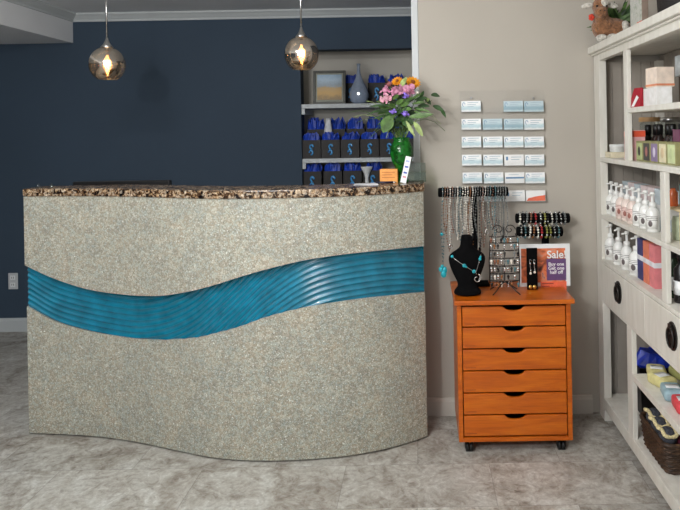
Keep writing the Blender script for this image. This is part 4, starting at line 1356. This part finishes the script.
bp('bottom_rail', FX - 0.001, FX + 0.0115, YN + 0.08, 3.01, 0.060, 0.113)
# drawers with oval ring pulls
iron = paint('black_iron', (50, 46, 44), 0.4, 0.6)
for (y0, y1, yc) in ((2.440, 3.006, 2.755), (1.868, 2.436, 2.165), (YN + 0.085, 1.864, 1.62)):
    m = MB(); m.box(FX - 0.002, FX + 0.016, y0, y1, 0.593, 0.768); m.box(FX + 0.016, FX + 0.028, y0 + 0.01, y0 + 0.02, 0.6, 0.74); m.box(FX + 0.016, FX + 0.3, y0 + 0.012, y0 + 0.022, 0.6, 0.74); m.box(FX + 0.016, FX + 0.3, y1 - 0.022, y1 - 0.012, 0.6, 0.74); m.box(FX + 0.016, FX + 0.3, y0 + 0.022, y1 - 0.022, 0.6, 0.606)
    dr = m.build('drawer', M['cream'], bk, world=True, bevel=0.002)
    m = MB()
    zc = 0.692
    oval = [(FX - 0.0025, yc + 0.040 * math.cos(a), zc + 0.050 * math.sin(a)) for a in [2 * PI * k / 28 for k in range(28)]]
    oval2 = [(FX - 0.007, p[1] * 1.0, p[2]) for p in oval]
    m.rings([oval, oval2], smooth=False)
    m.tube([(FX - 0.013, yc + 0.027 * math.cos(a), zc - 0.004 + 0.034 * math.sin(a)) for a in [2 * PI * k / 22 for k in range(22)]], 0.0045, 6, closed=True)
    m.tube([(FX - 0.011, yc + (0.008 + 0.003 * q) * math.cos(q), zc + (0.008 + 0.003 * q) * math.sin(q)) for q in [k * 0.5 for k in range(10)]], 0.003, 5)
    m.box(FX - 0.016, FX - 0.007, yc - 0.012, yc + 0.012, zc + 0.026, zc + 0.042)
    m.build('pull', iron, dr, world=True)

def carton(name, label, x, y, z, w, d, h, mat, bands=(), group=None, rotz=0.0, cat='box', front=None):
    """box of width w along x and d along y; bands = (z0, z1, material) printed round it; front = (material, icon material) panel facing the room"""
    t = thing(name, label, cat, (x, y, z + 0.0002), group, rotz)
    m = MB(); m.box(-w/2, w/2, -d/2, d/2, 0, h); m.build('carton', mat, t, bevel=0.0015)
    for (a, b, mt) in bands:
        m = MB(); e = 0.0006
        m.box(-w/2 - e, w/2 + e, -d/2 - e, d/2 + e, a * h, b * h); m.build('printed_band', mt, t)
    if front:
        m = MB(); m.box(-w/2 - 0.0009, -w/2 + 0.001, -d/2 + 0.004, d/2 - 0.004, h * 0.08, h * 0.9); m.build('front_panel', front[0], t)
        m = MB(); n = 12
        m.rings([[(xx, 0.013 * math.cos(2 * PI * k / n), h * 0.5 + 0.020 * math.sin(2 * PI * k / n)) for k in range(n)] for xx in (-w/2 - 0.0016, -w/2)], smooth=False); m.build('front_mark', front[1], t)
    return t
P_ = paint
# ---- bottles and boxes on the bookcase shelves
plast = paint('white_pump_plastic', (242, 242, 238), 0.35, var=0.01)
def milk_mat(name, rgb):
    return paint(name, rgb, 0.22, var=0.02, coat=0.5)
def make_pump(h, r, bodymat, labelmat, label, group, name='pump_bottle'):
    t = thing(name, label, 'bottle', (0, 0, 0), group)
    hb = h * 0.60
    m = MB(); m.lathe([(r * 0.92, 0), (r, 0.004), (r, hb * 0.78), (r * 0.86, hb * 0.90), (r * 0.5, hb), (r * 0.46, hb + 0.006)], seg=18); m.build('bottle_body', bodymat, t)
    m = MB()
    m.lathe([(r * 0.52, hb + 0.002), (r * 0.52, hb + 0.020), (r * 0.2, hb + 0.024), (r * 0.18, h - 0.016)], seg=14)
    m.lathe([(r * 0.30, h - 0.016), (r * 0.36, h - 0.006), (r * 0.30, h)], seg=14)
    m.cyl((0, 0, h - 0.009), (-r * 0.85, -r * 0.3, h - 0.012), 0.005, 0.0035, seg=8)
    m.build('pump', plast, t)
    m = MB()
    n = 9
    f = lambda rr: [(rr * math.cos(a), rr * math.sin(a)) for a in [PI * (0.95 + 0.62 * k / (n - 1)) for k in range(n)]]
    m.grid(lambda u, v: (r * 1.015 * math.cos(PI * (0.95 + 0.6 * u)), r * 1.015 * math.sin(PI * (0.95 + 0.6 * u)), hb * (0.14 + 0.52 * v)), 8, 2)
    m.build('bottle_label', labelmat, t, solid=0.0004)
    return t
def label_mat(name, base, ink):
    n = N(name)
    g = n.coord('Generated')
    sep = n.new('SeparateXYZ'); n.link(g, sep.inputs[0])
    nz = n.noise(g, 9, 2)
    d = n.new('VectorMath', operation='DISTANCE'); n.link(g, d.inputs[0]); d.inputs[1].default_value = (0.3, 0.4, 0.42)
    spot = n.math('LESS_THAN', d.outputs['Value'], 0.28)
    lines = n.math('GREATER_THAN', n.math('FRACT', n.math('MULTIPLY', sep.outputs['Z'], 7)), 0.72)
    ink_f = n.math('MAXIMUM', spot, n.math('MULTIPLY', lines, n.math('GREATER_THAN', sep.outputs['Z'], 0.62)))
    col = n.mix(n.math('MULTIPLY', ink_f, 0.9), lin(base), lin(ink))
    n.bsdf(col, 0.4)
    return n.m
lab_dark = label_mat('white_label_dark_spot', (240, 240, 236), (70, 52, 54))
lab_pink = label_mat('pink_label', (240, 214, 206), (150, 84, 70))
G1 = 'white pump bottles on the bookcase shelf'
wb = [make_pump(0.158, 0.0275, milk_mat('white_lotion', (240, 240, 236)), lab_dark, '', G1), make_pump(0.158, 0.0275, milk_mat('blush_lotion', (236, 218, 208)), lab_pink, '', G1)]
usedb = [False, False]
for i in range(8):
    k = 1 if i in (2, 3, 4) else 0
    if usedb[k]: o = copy_tree(wb[k])
    else: o = wb[k]; usedb[k] = True
    o.location = (0.925, 3.015 - 0.0765 * i, 1.0062); o.rotation_euler = (0, 0, R(-6 + 5 * (i % 4)))
    o['label'] = '%s pump bottle, %s from the wall in the front row of the upper bottle shelf' % ('blush' if k else 'white', ORD[i])
for i in range(7):
    k = 1 if i in (1, 3, 4) else 0
    carton('carton_box', 'pale %s carton, %s from the wall in the back row of upper bottle shelf' % ('pink' if k else 'blue', ORD[i]), 1.005, 2.985 - 0.083 * i, 1.0062, 0.05, 0.068, 0.160,
           P_('pale_pink_card', (222, 206, 206), 0.5) if k else P_('pale_blue_card', (196, 208, 214), 0.5), [(0.3, 0.6, P_('pale_band', (226, 226, 224), 0.5))], 'pale cartons behind the pump bottles')
# lower row
b4 = make_pump(0.172, 0.028, milk_mat('white_lotion_small', (240, 240, 236)), lab_dark, 'white pump bottle nearest the wall on the lower bottle shelf', 'white pump bottles on the lower bottle shelf')
b4.location = (0.915, 3.005, 0.7872)
copy_tree(b4, 'white pump bottle, second from the wall on the lower bottle shelf', (0.918, 2.893, 0.7872), R(8))
copy_tree(b4, 'white pump bottle, third from the wall on the lower bottle shelf', (0.92, 2.785, 0.7872), R(-5))
fat = make_pump(0.170, 0.036, milk_mat('white_lotion_fat', (240, 240, 236)), lab_dark, 'fat white pump bottle beside the navy box on lower bottle shelf', 'white pump bottles on the lower bottle shelf')
fat.location = (0.93, 2.678, 0.7872)
g = make_pump(0.165, 0.026, clear('pale_green_bottle', (200, 220, 206), 0.2), lab_dark, 'clear greenish bottle behind the white ones, nearer the wall', 'bottle row behind the lower white bottles')
g.location = (1.0, 2.86, 0.7872)
copy_tree(g, 'clear greenish bottle behind the fat white pump bottle', (1.0, 2.72, 0.7872))
navyb, orb, pkb = P_('navy_carton', (62, 62, 112), 0.5), P_('salmon_carton', (222, 128, 98), 0.5), P_('rose_carton', (224, 132, 136), 0.5)
wht = P_('white_band', (232, 232, 236), 0.5)
for (nm, lab, y, mt) in (('carton_box', 'navy carton with white band beside the fat pump bottle', 2.598, navyb), ('carton_box', 'salmon carton with white band between the navy and rose cartons', 2.53, orb), ('carton_box', 'rose carton with white band next to the bookcase divider', 2.462, pkb)):
    carton(nm, lab, 0.94, y, 0.787, 0.058, 0.058, 0.170, mt, [(0.48, 0.60, wht)], 'banded cartons on the lower bottle shelf')
# upper shelf cartons
pinkc = P_('pale_pink_carton', (238, 186, 186), 0.5); redtop = P_('vermilion_band', (232, 92, 62), 0.5)
carton('carton_box', 'slim pale pink carton with vermilion top nearest the divider post', 0.93, 2.725, 1.283, 0.05, 0.05, 0.125, pinkc, [(0.80, 0.98, P_('blush_band', (238, 170, 150), 0.5))], 'slim pink cartons')
carton('carton_box', 'slim pale pink carton with vermilion top beside the leafy soap carton', 0.93, 2.655, 1.283, 0.05, 0.05, 0.128, pinkc, [(0.78, 0.98, redtop)], 'slim pink cartons')
kraft = P_('olive_kraft', (150, 146, 100), 0.6)
for i, (lab, fm, im) in enumerate((('small kraft soap carton with pale green front and dark leaf', (186, 196, 142), (46, 44, 40)), ('small kraft soap carton with black front', (64, 62, 60), (170, 110, 104)),
        ('small kraft soap carton with violet front', (140, 120, 158), (214, 206, 222)), ('small kraft soap carton with cream front', (226, 216, 184), (212, 190, 150)), ('small kraft soap carton with pale lime front', (206, 216, 166), (190, 202, 150)))):
    carton('carton_box', lab, 0.935, 2.574 - 0.082 * i, 1.283, 0.052, 0.072, 0.084, kraft, (), 'kraft soap cartons in a row', front=(P_('front_%d' % i, fm, 0.5), P_('mark_%d' % i, im, 0.5)))
def make_dropper(label, group):
    t = thing('dark_bottle', label, 'bottle', (0, 0, 0), group)
    m = MB(); m.lathe([(0.020, 0), (0.022, 0.004), (0.022, 0.085), (0.012, 0.102), (0.012, 0.110)], seg=16); m.build('bottle_body', P_('dark_amber_glass', (42, 32, 30), 0.15), t)
    m = MB(); m.lathe([(0.014, 0.108), (0.014, 0.148), (0.010, 0.152)], seg=14); m.build('cap', M['black'], t)
    return t
dp = make_dropper('', 'dark capped bottles behind the kraft cartons')
for i in range(6):
    o = dp if i == 0 else copy_tree(dp)
    o.location = (1.0 + 0.01 * (i % 2), 2.72 - 0.066 * i, 1.2832); o['label'] = 'dark bottle with black cap behind soap cartons, %s from the divider post' % ORD[i]
# jar with wooden lid, second jar
t = thing('glass_jar', 'glass jar with a wooden lid under the high bookcase shelf', 'jar', (1.06, 2.86, 1.2832))
m = MB(); m.lathe([(0.040, 0), (0.044, 0.006), (0.044, 0.155), (0.038, 0.165)], seg=24); m.build('jar_body', M['glass'], t)
m = MB(); m.lathe([(0.048, 0.166), (0.048, 0.186)], seg=24, smooth=False); m.build('lid', P_('light_wood', (186, 146, 98), 0.5), t)
t = thing('glass_jar', 'clear glass jar with grey lid behind the cream front carton', 'jar', (1.09, 2.70, 1.2832))
m = MB(); m.lathe([(0.040, 0), (0.044, 0.006), (0.044, 0.150), (0.038, 0.160)], seg=24); m.build('jar_body', M['glass'], t)
m = MB(); m.lathe([(0.042, 0.161), (0.042, 0.182)], seg=24); m.build('lid', M['steel'], t)
carton('tall_carton', 'plum coloured carton at the near end of the kraft carton row', 0.985, 2.315, 1.283, 0.06, 0.06, 0.13, P_('plum_carton', (120, 70, 96), 0.5))
# far tall cell
carton('flat_box', 'flat cream box under a white round tin near the wall', 0.935, 2.945, 1.283, 0.085, 0.10, 0.026, P_('cream_card', (222, 212, 184), 0.6))
m = MB(); m.lathe([(0.034, 0), (0.036, 0.003), (0.036, 0.022), (0.038, 0.023), (0.038, 0.034), (0.035, 0.036)], seg=24)
o = m.build('round_tin', P_('white_tin', (226, 228, 226), 0.3)); o.location = (0.937, 2.945, 1.3095); tag(o, 'white round tin lying on the flat cream box', 'tin')
# high shelf
blush = P_('blush_box', (240, 222, 206), 0.5)
carton('gift_box', 'white box under the blush box on the high bookcase shelf', 0.95, 2.475, 1.506, 0.062, 0.14, 0.074, P_('bright_white_box', (246, 244, 240), 0.4), ())
carton('gift_box', 'blush box stacked on the white box', 0.955, 2.46, 1.580, 0.076, 0.082, 0.078, blush, [(0.06, 0.16, P_('coral_line', (232, 150, 110), 0.5))], rotz=R(9))
t = thing('red_pouch', 'red and white pouch on the high shelf beside the divider post', 'pouch', (0.912, 2.578, 1.5062), None, R(15))
m = MB(); m.rings([[(-0.02, -0.03, 0), (0.02, -0.03, 0), (0.02, 0.03, 0), (-0.02, 0.03, 0)], [(-0.016, -0.032, 0.04), (0.016, -0.032, 0.04), (0.016, 0.032, 0.04), (-0.016, 0.032, 0.04)], [(-0.003, -0.028, 0.082), (0.003, -0.028, 0.082), (0.003, 0.028, 0.082), (-0.003, 0.028, 0.082)]], smooth=False); m.build('pouch_body', P_('crimson_cloth', (168, 26, 44), 0.7), t, bevel=0.003)
m = MB(); m.rings([[(-0.0205, 0.024, 0.004), (-0.0195, 0.024, 0.004), (-0.0175, -0.012, 0.05), (-0.0185, -0.012, 0.05)], [(-0.0205, 0.006, 0.004), (-0.0195, 0.006, 0.004), (-0.0175, -0.026, 0.04), (-0.0185, -0.026, 0.04)]], smooth=False); m.build('stripe', M['card'], t)
carton('brown_box', 'brown box under a pale grey box deep on the high shelf', 1.125, 2.50, 1.506, 0.09, 0.16, 0.125, P_('brown_card', (96, 74, 52), 0.6))
carton('grey_box', 'pale grey box topmost in the stack deep on the high shelf', 1.115, 2.50, 1.631, 0.10, 0.16, 0.085, P_('pale_grey_card', (206, 212, 214), 0.5))
# beyond the middle divider
t = thing('wood_riser', 'small cream riser beyond the middle divider of the bookcase', 'riser', (1.02, 2.285, 1.0062))
m = MB(); m.box(-0.10, 0.10, -0.09, 0.09, 0.112, 0.120); m.build('tray', P_('riser_cream', (226, 206, 164), 0.5), t)
for sx in (-1, 1):
    m = MB(); m.box(sx * 0.095 - 0.004, sx * 0.095 + 0.004, 0.070, 0.088, 0, 0.112); m.build('leg', P_('riser_cream', (226, 206, 164), 0.5), t)
    m = MB(); m.box(sx * 0.095 - 0.004, sx * 0.095 + 0.004, -0.088, -0.070, 0, 0.112); m.build('leg', P_('riser_cream', (226, 206, 164), 0.5), t)
m = MB(); m.lathe([(0.016, 0), (0.017, 0.003), (0.017, 0.05), (0.009, 0.06), (0.009, 0.066)], seg=16)
o = m.build('orange_bottle', P_('orange_glass', (226, 116, 70), 0.2)); o.location = (0.945, 2.325, 1.1264); tag(o, 'little orange bottle standing on the cream riser', 'bottle')
m = MB(); m.lathe([(0.028, 0), (0.030, 0.004), (0.030, 0.075), (0.022, 0.088), (0.022, 0.1)], seg=20)
o = m.build('teal_jar', P_('teal_glass', (126, 164, 164), 0.2)); o.location = (1.01, 2.35, 1.1264); tag(o, 'pale teal jar on the cream riser behind the orange bottle', 'jar')
m = MB(); m.lathe([(0.030, 0), (0.032, 0.004), (0.032, 0.07), (0.028, 0.085)], seg=20)
o = m.build('mint_jar', P_('mint_jar', (196, 206, 176), 0.3)); o.location = (0.958, 2.29, 1.0062); tag(o, 'pale mint jar under the cream riser', 'jar')
for i, (y, lab, mt) in enumerate(((2.32, 'dark green bottle beyond the middle divider, nearest it', P_('bottle_green', (40, 62, 40), 0.25)), (2.245, 'black bottle beyond the middle divider, second from it', P_('bottle_black', (34, 32, 32), 0.25)))):
    t = thing('dark_bottle', lab, 'bottle', (0.94, y, 0.7872), 'dark bottles beyond the middle divider')
    m = MB(); m.lathe([(0.027, 0), (0.029, 0.004), (0.029, 0.12), (0.014, 0.14), (0.014, 0.15)], seg=20); m.build('bottle_body', mt, t)
    m = MB(); m.lathe([(0.016, 0.148), (0.016, 0.175)], seg=14); m.build('cap', M['black'], t)
    m = MB(); m.grid(lambda u, v: (0.0295 * math.cos(PI * (0.9 + 0.6 * u)), 0.0295 * math.sin(PI * (0.9 + 0.6 * u)), 0.03 + 0.05 * v), 8, 1); m.build('bottle_label', M['card'], t, solid=0.0004)

# ---- rolled soaps on the low shelf
def make_soap(mat, label, group):
    t = thing('soap_bar', label, 'soap', (0, 0, 0), group)
    m = MB(); m.rbox(0.074, 0.100, 0.044, 0.014); m.build('bar_body', mat, t)
    m = MB(); m.grid(lambda u, v: ((u - 0.5) * 0.050, (v - 0.5) * 0.040, 0.0446 - 0.0010 * abs(2 * u - 1) ** 4), 10, 2); m.build('paper_label', M['card'], t, solid=0.0006)
    return t
soapc = {'yellow': P_('yellow_soap', (222, 214, 150), 0.55), 'blue': P_('blue_soap', (156, 186, 196), 0.55), 'red': P_('red_soap', (222, 74, 82), 0.55), 'olive': P_('olive_soap', (176, 176, 112), 0.55)}
SOAP = [('yellow', 0.958, 2.555, -14, 'yellow soap bar nearest the lower post'), ('yellow', 0.950, 2.478, 20, 'yellow soap bar between the first yellow bar and the blue bar'),
        ('olive', 1.060, 2.545, 10, 'olive soap bar behind the yellow bars'), ('olive', 1.060, 2.440, -8, 'olive soap bar behind the pale blue bars'),
        ('blue', 0.945, 2.365, -10, 'pale blue soap bar in front on the low shelf'), ('blue', 1.050, 2.330, 5, 'pale blue soap bar behind the front blue one'),
        ('red', 0.945, 2.255, -8, 'red soap bar after the pale blue one'), ('red', 1.045, 2.225, 10, 'red soap bar behind the front red one')]
ps = {}
for col, x, y, rz, lab in SOAP:
    if col not in ps: ps[col] = make_soap(soapc[col], lab, 'wrapped soap bars on the low shelf'); o = ps[col]
    else: o = copy_tree(ps[col], lab)
    o.location = (x, y, 0.3902); o.rotation_euler = (0, 0, R(rz + 90 - 90))

# ---- black bin and blue bag at the back of the bottom shelf
t = thing('storage_bin', 'tall black bin at the back of the bottom bookcase shelf', 'bin', (1.07, 2.87, 0.1132))
m = MB()
def sq(w, d, z): return [(-w, -d, z), (w, -d, z), (w, d, z), (-w, d, z)]
m.rings([sq(0.085, 0.06, 0), sq(0.095, 0.068, 0.215), sq(0.091, 0.064, 0.215), sq(0.082, 0.057, 0.01)], smooth=False); m.build('bin_body', M['black'], t, bevel=0.002)
m = MB(); m.rings([sq(0.098, 0.071, 0.205), sq(0.098, 0.071, 0.222), sq(0.0905, 0.0635, 0.222), sq(0.0905, 0.0635, 0.205)], smooth=False, closed=True); m.build('rim', M['black'], t)
t = thing('blue_bag', 'crumpled royal blue bag stuffed into the black bin', 'bag', (1.065, 2.868, 0.13))
m = MB()
r = random.Random(5)
rings = []
for j in range(7):
    z = 0.002 + 0.0425 * j
    rr = [0.05, 0.055, 0.056, 0.056, 0.064, 0.07, 0.05][j]
    rings.append([((rr * 1.45 + r.uniform(-0.006, 0.006) * (j > 3)) * math.cos(a), (rr * (0.95 if j < 4 else 1.0) + r.uniform(-0.005, 0.005) * (j > 3)) * math.sin(a), z + (r.uniform(-0.015, 0.015) if j > 3 else 0)) for a in [2 * PI * k / 18 for k in range(18)]])
m.rings(rings, smooth=False); m.build('bag_body', P_('royal_blue_plastic', (28, 56, 176), 0.4, var=0.2), t)

# ---- wicker basket with textiles
KX0, KX1, KY0, KY1 = 0.893, 1.165, 2.315, 2.595
bsk = thing('wicker_basket', 'dark wicker basket on the bottom shelf of the bookcase', 'basket', ((KX0 + KX1) / 2, (KY0 + KY1) / 2, 0.1132))
hwx, hwy = (KX1 - KX0) / 2, (KY1 - KY0) / 2
def rrect(wx, wy, z, wob=0.0, ph=0, n=64, rad=0.03):
    pts = []
    per = []
    for q, (sx, sy) in enumerate(((1, 1), (-1, 1), (-1, -1), (1, -1))):
        for s in range(n // 4):
            an = PI / 2 * (q + s / (n // 4 - 1))
            per.append((sx * (wx - rad) + rad * math.cos(an), sy * (wy - rad) + rad * math.sin(an)))
    # resample evenly
    P = [Vector((x, y, 0)) for x, y in per]
    L = [0]
    for i in range(len(P)): L.append(L[-1] + (P[(i + 1) % len(P)] - P[i]).length)
    out = []
    for k in range(n):
        s = L[-1] * k / n
        i = 0
        while i < len(P) - 1 and L[i + 1] < s: i += 1
        u = (s - L[i]) / max(1e-9, L[i + 1] - L[i])
        p = P[i].lerp(P[(i + 1) % len(P)], u)
        c = Vector((p.x / wx, p.y / wy, 0)).normalized()
        w_ = wob * (1 if (k + ph) % 2 else -1)
        out.append(Vector((p.x + c.x * w_, p.y + c.y * w_, z)))
    return out
m = MB()
rows = 12
for j in range(rows):
    u = j / (rows - 1)
    m.tube(rrect(hwx * (0.90 + 0.08 * u), hwy * (0.90 + 0.08 * u), 0.008 + 0.098 * u, 0.0025, j), 0.0056, 5, closed=True)
m.build('woven_side', wicker_mat(), bsk)
m = MB(); m.tube(rrect(hwx * 0.985, hwy * 0.985, 0.114, 0.001, 0), 0.009, 7, closed=True); m.build('rim', bpy.data.materials['dark_wicker'], bsk)
m = MB(); m.box(-hwx * 0.84, hwx * 0.84, -hwy * 0.84, hwy * 0.84, 0.001, 0.008); m.build('basket_base', bpy.data.materials['dark_wicker'], bsk)
bz0 = 0.1132
slate = P_('slate_knit', (62, 64, 72), 0.9, var=0.3, scale=160, bump=0.5)
creamk = P_('cream_knit', (224, 208, 160), 0.9, var=0.15, scale=160, bump=0.5)
maroon = P_('maroon_knit', (86, 26, 42), 0.9, var=0.35, scale=130, bump=0.7)
for i, (x, y, lab) in enumerate(((0.938, 2.535, 'slate and cream knitted bundle at the wall end of the basket'), (0.930, 2.460, 'slate and cream knitted bundle in the middle of the basket'), (0.930, 2.378, 'slate and cream knitted bundle at the near end of the basket'))):
    t = thing('knitted_bundle', lab, 'knitwear', (x, y, bz0 + 0.082), 'slate and cream knitted bundles in the basket')
    m = MB(); m.ball((0, 0, 0.04), (0.033, 0.036, 0.038), 18, 12); m.build('knit_body', slate, t)
    m = MB(); m.tube([((0.031 + 0.005 * math.sin(5 * a)) * math.cos(a), (0.034 + 0.005 * math.sin(5 * a)) * math.sin(a), 0.062 + 0.010 * math.cos(2 * a)) for a in [2 * PI * k / 30 for k in range(30)]], 0.0075, 6, closed=True); m.build('cream_edge', creamk, t)
t = thing('maroon_shawl', 'maroon knitted shawl heaped in the wicker basket', 'knitwear', (1.005, 2.415, bz0 + 0.01))
m = MB()
r = random.Random(9)
def heap(u, v):
    a = 2 * PI * u; e = PI / 2 * v
    k = 1 + 0.10 * math.sin(5 * a + 7 * v) + 0.07 * math.sin(11 * a - 4 * v)
    return (0.050 * k * math.cos(a) * math.cos(e), 0.10 * k * math.sin(a) * math.cos(e), 0.02 + 0.150 * math.sin(e) * (1 + 0.06 * math.sin(9 * a)))
m.grid(heap, 48, 12); m.build('shawl_body', maroon, t)

# ================================================================== TOP OF THE BOOKCASE
TZ = 1.8262
cow_brown = fur_mat('brown_plush', (160, 112, 78)); cow_white = fur_mat('white_plush', (226, 220, 208), 60)
cp = Vector((0.884, 2.945, TZ))
cow = thing('plush_cow', 'brown and white plush cow lying on top of the bookcase', 'stuffed toy', cp)
cow.scale = (1.0, 0.92, 0.97)
m = MB()
m.ball((0.035, 0.0, 0.062), (0.085, 0.062, 0.060), 22, 14)       # trunk
m.ball((-0.010, -0.02, 0.075), (0.055, 0.050, 0.058), 20, 12)     # chest
m.ball((-0.028, -0.045, 0.125), (0.035, 0.034, 0.045), 18, 12)    # neck
m.ball((-0.034, -0.058, 0.168), (0.036, 0.036, 0.042), 20, 14)    # head
m.ball((-0.038, -0.082, 0.138), (0.031, 0.032, 0.028), 18, 12)    # muzzle
m.ball((0.095, 0.0, 0.05), (0.055, 0.058, 0.048), 18, 12)         # rump
body = m.build('body', cow_brown, cow)
rm = body.modifiers.new('fuse', 'REMESH'); rm.mode = 'VOXEL'; rm.voxel_size = 0.005; rm.use_smooth_shade = True
tx = bpy.data.textures.new('plush_fuzz', 'CLOUDS'); tx.noise_scale = 0.012
dm = body.modifiers.new('fuzz', 'DISPLACE'); dm.texture = tx; dm.strength = 0.008; dm.mid_level = 0.5
m = MB(); m.ball((-0.022, -0.0905, 0.182), (0.017, 0.008, 0.021), 14, 10); m.build('forehead_patch', cow_white, cow)
m = MB(); m.ball((0.085, -0.045, 0.072), (0.020, 0.022, 0.030), 14, 10); m.build('flank_patch', cow_white, cow)
for s in (-1, 1):
    m = MB()
    m.ball((-0.034 + s * 0.058, -0.048, 0.176), (0.030, 0.008, 0.014), 14, 8, rot=Matrix.Rotation(R(s * 12), 3, 'Y')); m.build('ear', cow_white, cow)
    m = MB(); m.ball((-0.036 + s * 0.021, -0.0915, 0.166), 0.0055, 10, 8); m.build('eye', M['onyx'], cow)
    m = MB(); m.ball((-0.038 + s * 0.010, -0.1135, 0.140), (0.0045, 0.003, 0.003), 8, 6); m.build('nostril', P_('plush_nostril', (70, 44, 36), 0.7), cow)
    m = MB(); m.tube([(-0.034 + s * 0.022, -0.052, 0.200), (-0.034 + s * 0.030, -0.052, 0.216), (-0.034 + s * 0.028, -0.052, 0.228)], 0.007, 8, taper=lambda u: 1 - 0.6 * u); m.build('horn', P_('plush_horn', (214, 198, 166), 0.8), cow)
for (x, y) in ((-0.030, -0.060), (0.018, -0.072)):
    m = MB(); m.ball((x, y, 0.018), (0.026, 0.030, 0.018), 16, 10, rot=Matrix.Rotation(R(20), 3, 'Z')); m.build('hoof', cow_white, cow)
m = MB()
for k in range(5):
    a = 2 * PI * k / 5
    m.ball((-0.075 + 0.007 * math.cos(a), -0.058, 0.118 + 0.009 * math.sin(a)), (0.008, 0.006, 0.009), 8, 6)
m.build('red_flower', P_('red_felt', (206, 66, 46), 0.8), cow)
# potted grass behind the cow
gp = at(618, 24, 2.93)
pg = thing('potted_greenery', 'dark green leafy plant in a dark pot behind the plush cow', 'plant', (0.968, 3.045, TZ))
m = MB(); m.lathe([(0.032, 0), (0.034, 0.005), (0.046, 0.080), (0.044, 0.086), (0.038, 0.080)], seg=24); m.build('pot', P_('dark_pot', (44, 46, 42), 0.5), pg)
r = random.Random(4)
for k in range(95):
    a = r.uniform(0, 2 * PI); L = r.uniform(0.08, 0.19); e = r.uniform(-0.1, 1.4)
    d = Vector((math.cos(a) * math.cos(e), math.sin(a) * math.cos(e) * (0.25 if math.sin(a) > 0 else 0.5), math.sin(e)))
    b = Vector((r.uniform(-0.03, 0.03), r.uniform(-0.03, 0.03), 0.08))
    m = MB(); m.leaf(b, b + d * L, 0.018, 0.25, 0, 5); m.build('leaf', M['leaf'] if k % 3 else M['leaf_dark'], pg, recalc=False)
# pale patterned box, ornament, dark basket
t = thing('patterned_box', 'pale box with a grey green pattern on top of the bookcase', 'box', (0.955, 2.665, TZ))
def marble():
    n = N('pale_green_pattern')
    v = n.coord(); nz = n.noise(v, 34, 4, 0.6, 1.2)
    n.bsdf(n.ramp(nz.outputs['Fac'], [(0.35, (168, 178, 160)), (0.5, (214, 214, 206)), (0.65, (186, 192, 186))]), 0.5)
    return n.m
m = MB(); m.box(-0.014, 0.014, -0.06, 0.08, 0, 0.21); m.build('box_body', P_('taupe_strip', (150, 132, 118), 0.5), t, bevel=0.002)
m = MB(); m.box(-0.0156, -0.0142, -0.058, 0.078, 0.003, 0.207); m.build('patterned_front', marble(), t)
t = thing('coral_ornament', 'small coral red ornament before the patterned box', 'ornament', (0.90, 2.50, TZ))
m = MB()
for k in range(5):
    a = 2 * PI * k / 5 + 0.3
    m.ball((0.010 * math.cos(a), 0.010 * math.sin(a), 0.012), (0.010, 0.010, 0.011), 8, 6)
m.ball((0, 0, 0.018), 0.010, 10, 8); m.build('blossom', P_('coral_felt', (232, 104, 74), 0.7), t)
t = thing('black_basket', 'black round basket on top of the bookcase near the patterned box', 'basket', (1.06, 2.47, TZ))
m = MB()
m.lathe([(0.085, 0), (0.095, 0.01), (0.105, 0.16), (0.100, 0.162), (0.090, 0.02)], seg=28); m.build('basket_body', P_('black_weave', (30, 27, 25), 0.7, var=0.3, scale=90, bump=0.6), t)
m = MB(); m.tube([(0.103 * math.cos(a), 0.103 * math.sin(a), 0.162) for a in [2 * PI * k / 32 for k in range(32)]], 0.007, 6, closed=True); m.build('rim', M['black'], t)

# ================================================================== LIGHT
w = bpy.data.worlds.new('shop_daylight')
scene.world = w
w.use_nodes = True
bg = w.node_tree.nodes['Background']
bg.inputs[0].default_value = (0.86, 0.93, 1.0, 1); bg.inputs[1].default_value = 0.5

def lamp(name, kind, loc, energy, color=(1, 1, 1), size=0.2, target=None, size_y=None):
    ld = bpy.data.lights.new(name, kind)
    ld.energy = energy; ld.color = color
    if kind == 'AREA':
        ld.size = size
        if size_y: ld.shape = 'RECTANGLE'; ld.size_y = size_y
    else:
        ld.shadow_soft_size = size
    o = bpy.data.objects.new(name, ld)
    COL.objects.link(o); o.location = loc
    if target is not None:
        o.rotation_euler = (Vector(target) - Vector(loc)).to_track_quat('-Z', 'Y').to_euler()
    return o
lamp('studio_lamp', 'POINT', (-0.98, 0.0, 1.93), 68, (1.0, 1.0, 1.0), 0.07)
lamp('ceiling_panel', 'AREA', (-1.1, 1.2, 2.315), 30, (1.0, 0.99, 0.98), 1.0, (-0.8, 2.6, 0.5), 0.35)
lamp('ceiling_fill', 'AREA', (-0.9, 0.5, 1.6), 24, (1.0, 1.0, 1.0), 0.9, (-0.7, 1.2, 2.5), 0.7)  # unseen upward lamp, added to brighten the ceiling

vs = scene.view_settings
vs.view_transform = 'Standard'; vs.look = 'None'; vs.gamma = 1.0; vs.exposure = 0.17; vs.use_curve_mapping = False
scene.cycles.max_bounces = 8
scene.cycles.transparent_max_bounces = 16
scene.cycles.caustics_reflective = False; scene.cycles.caustics_refractive = False
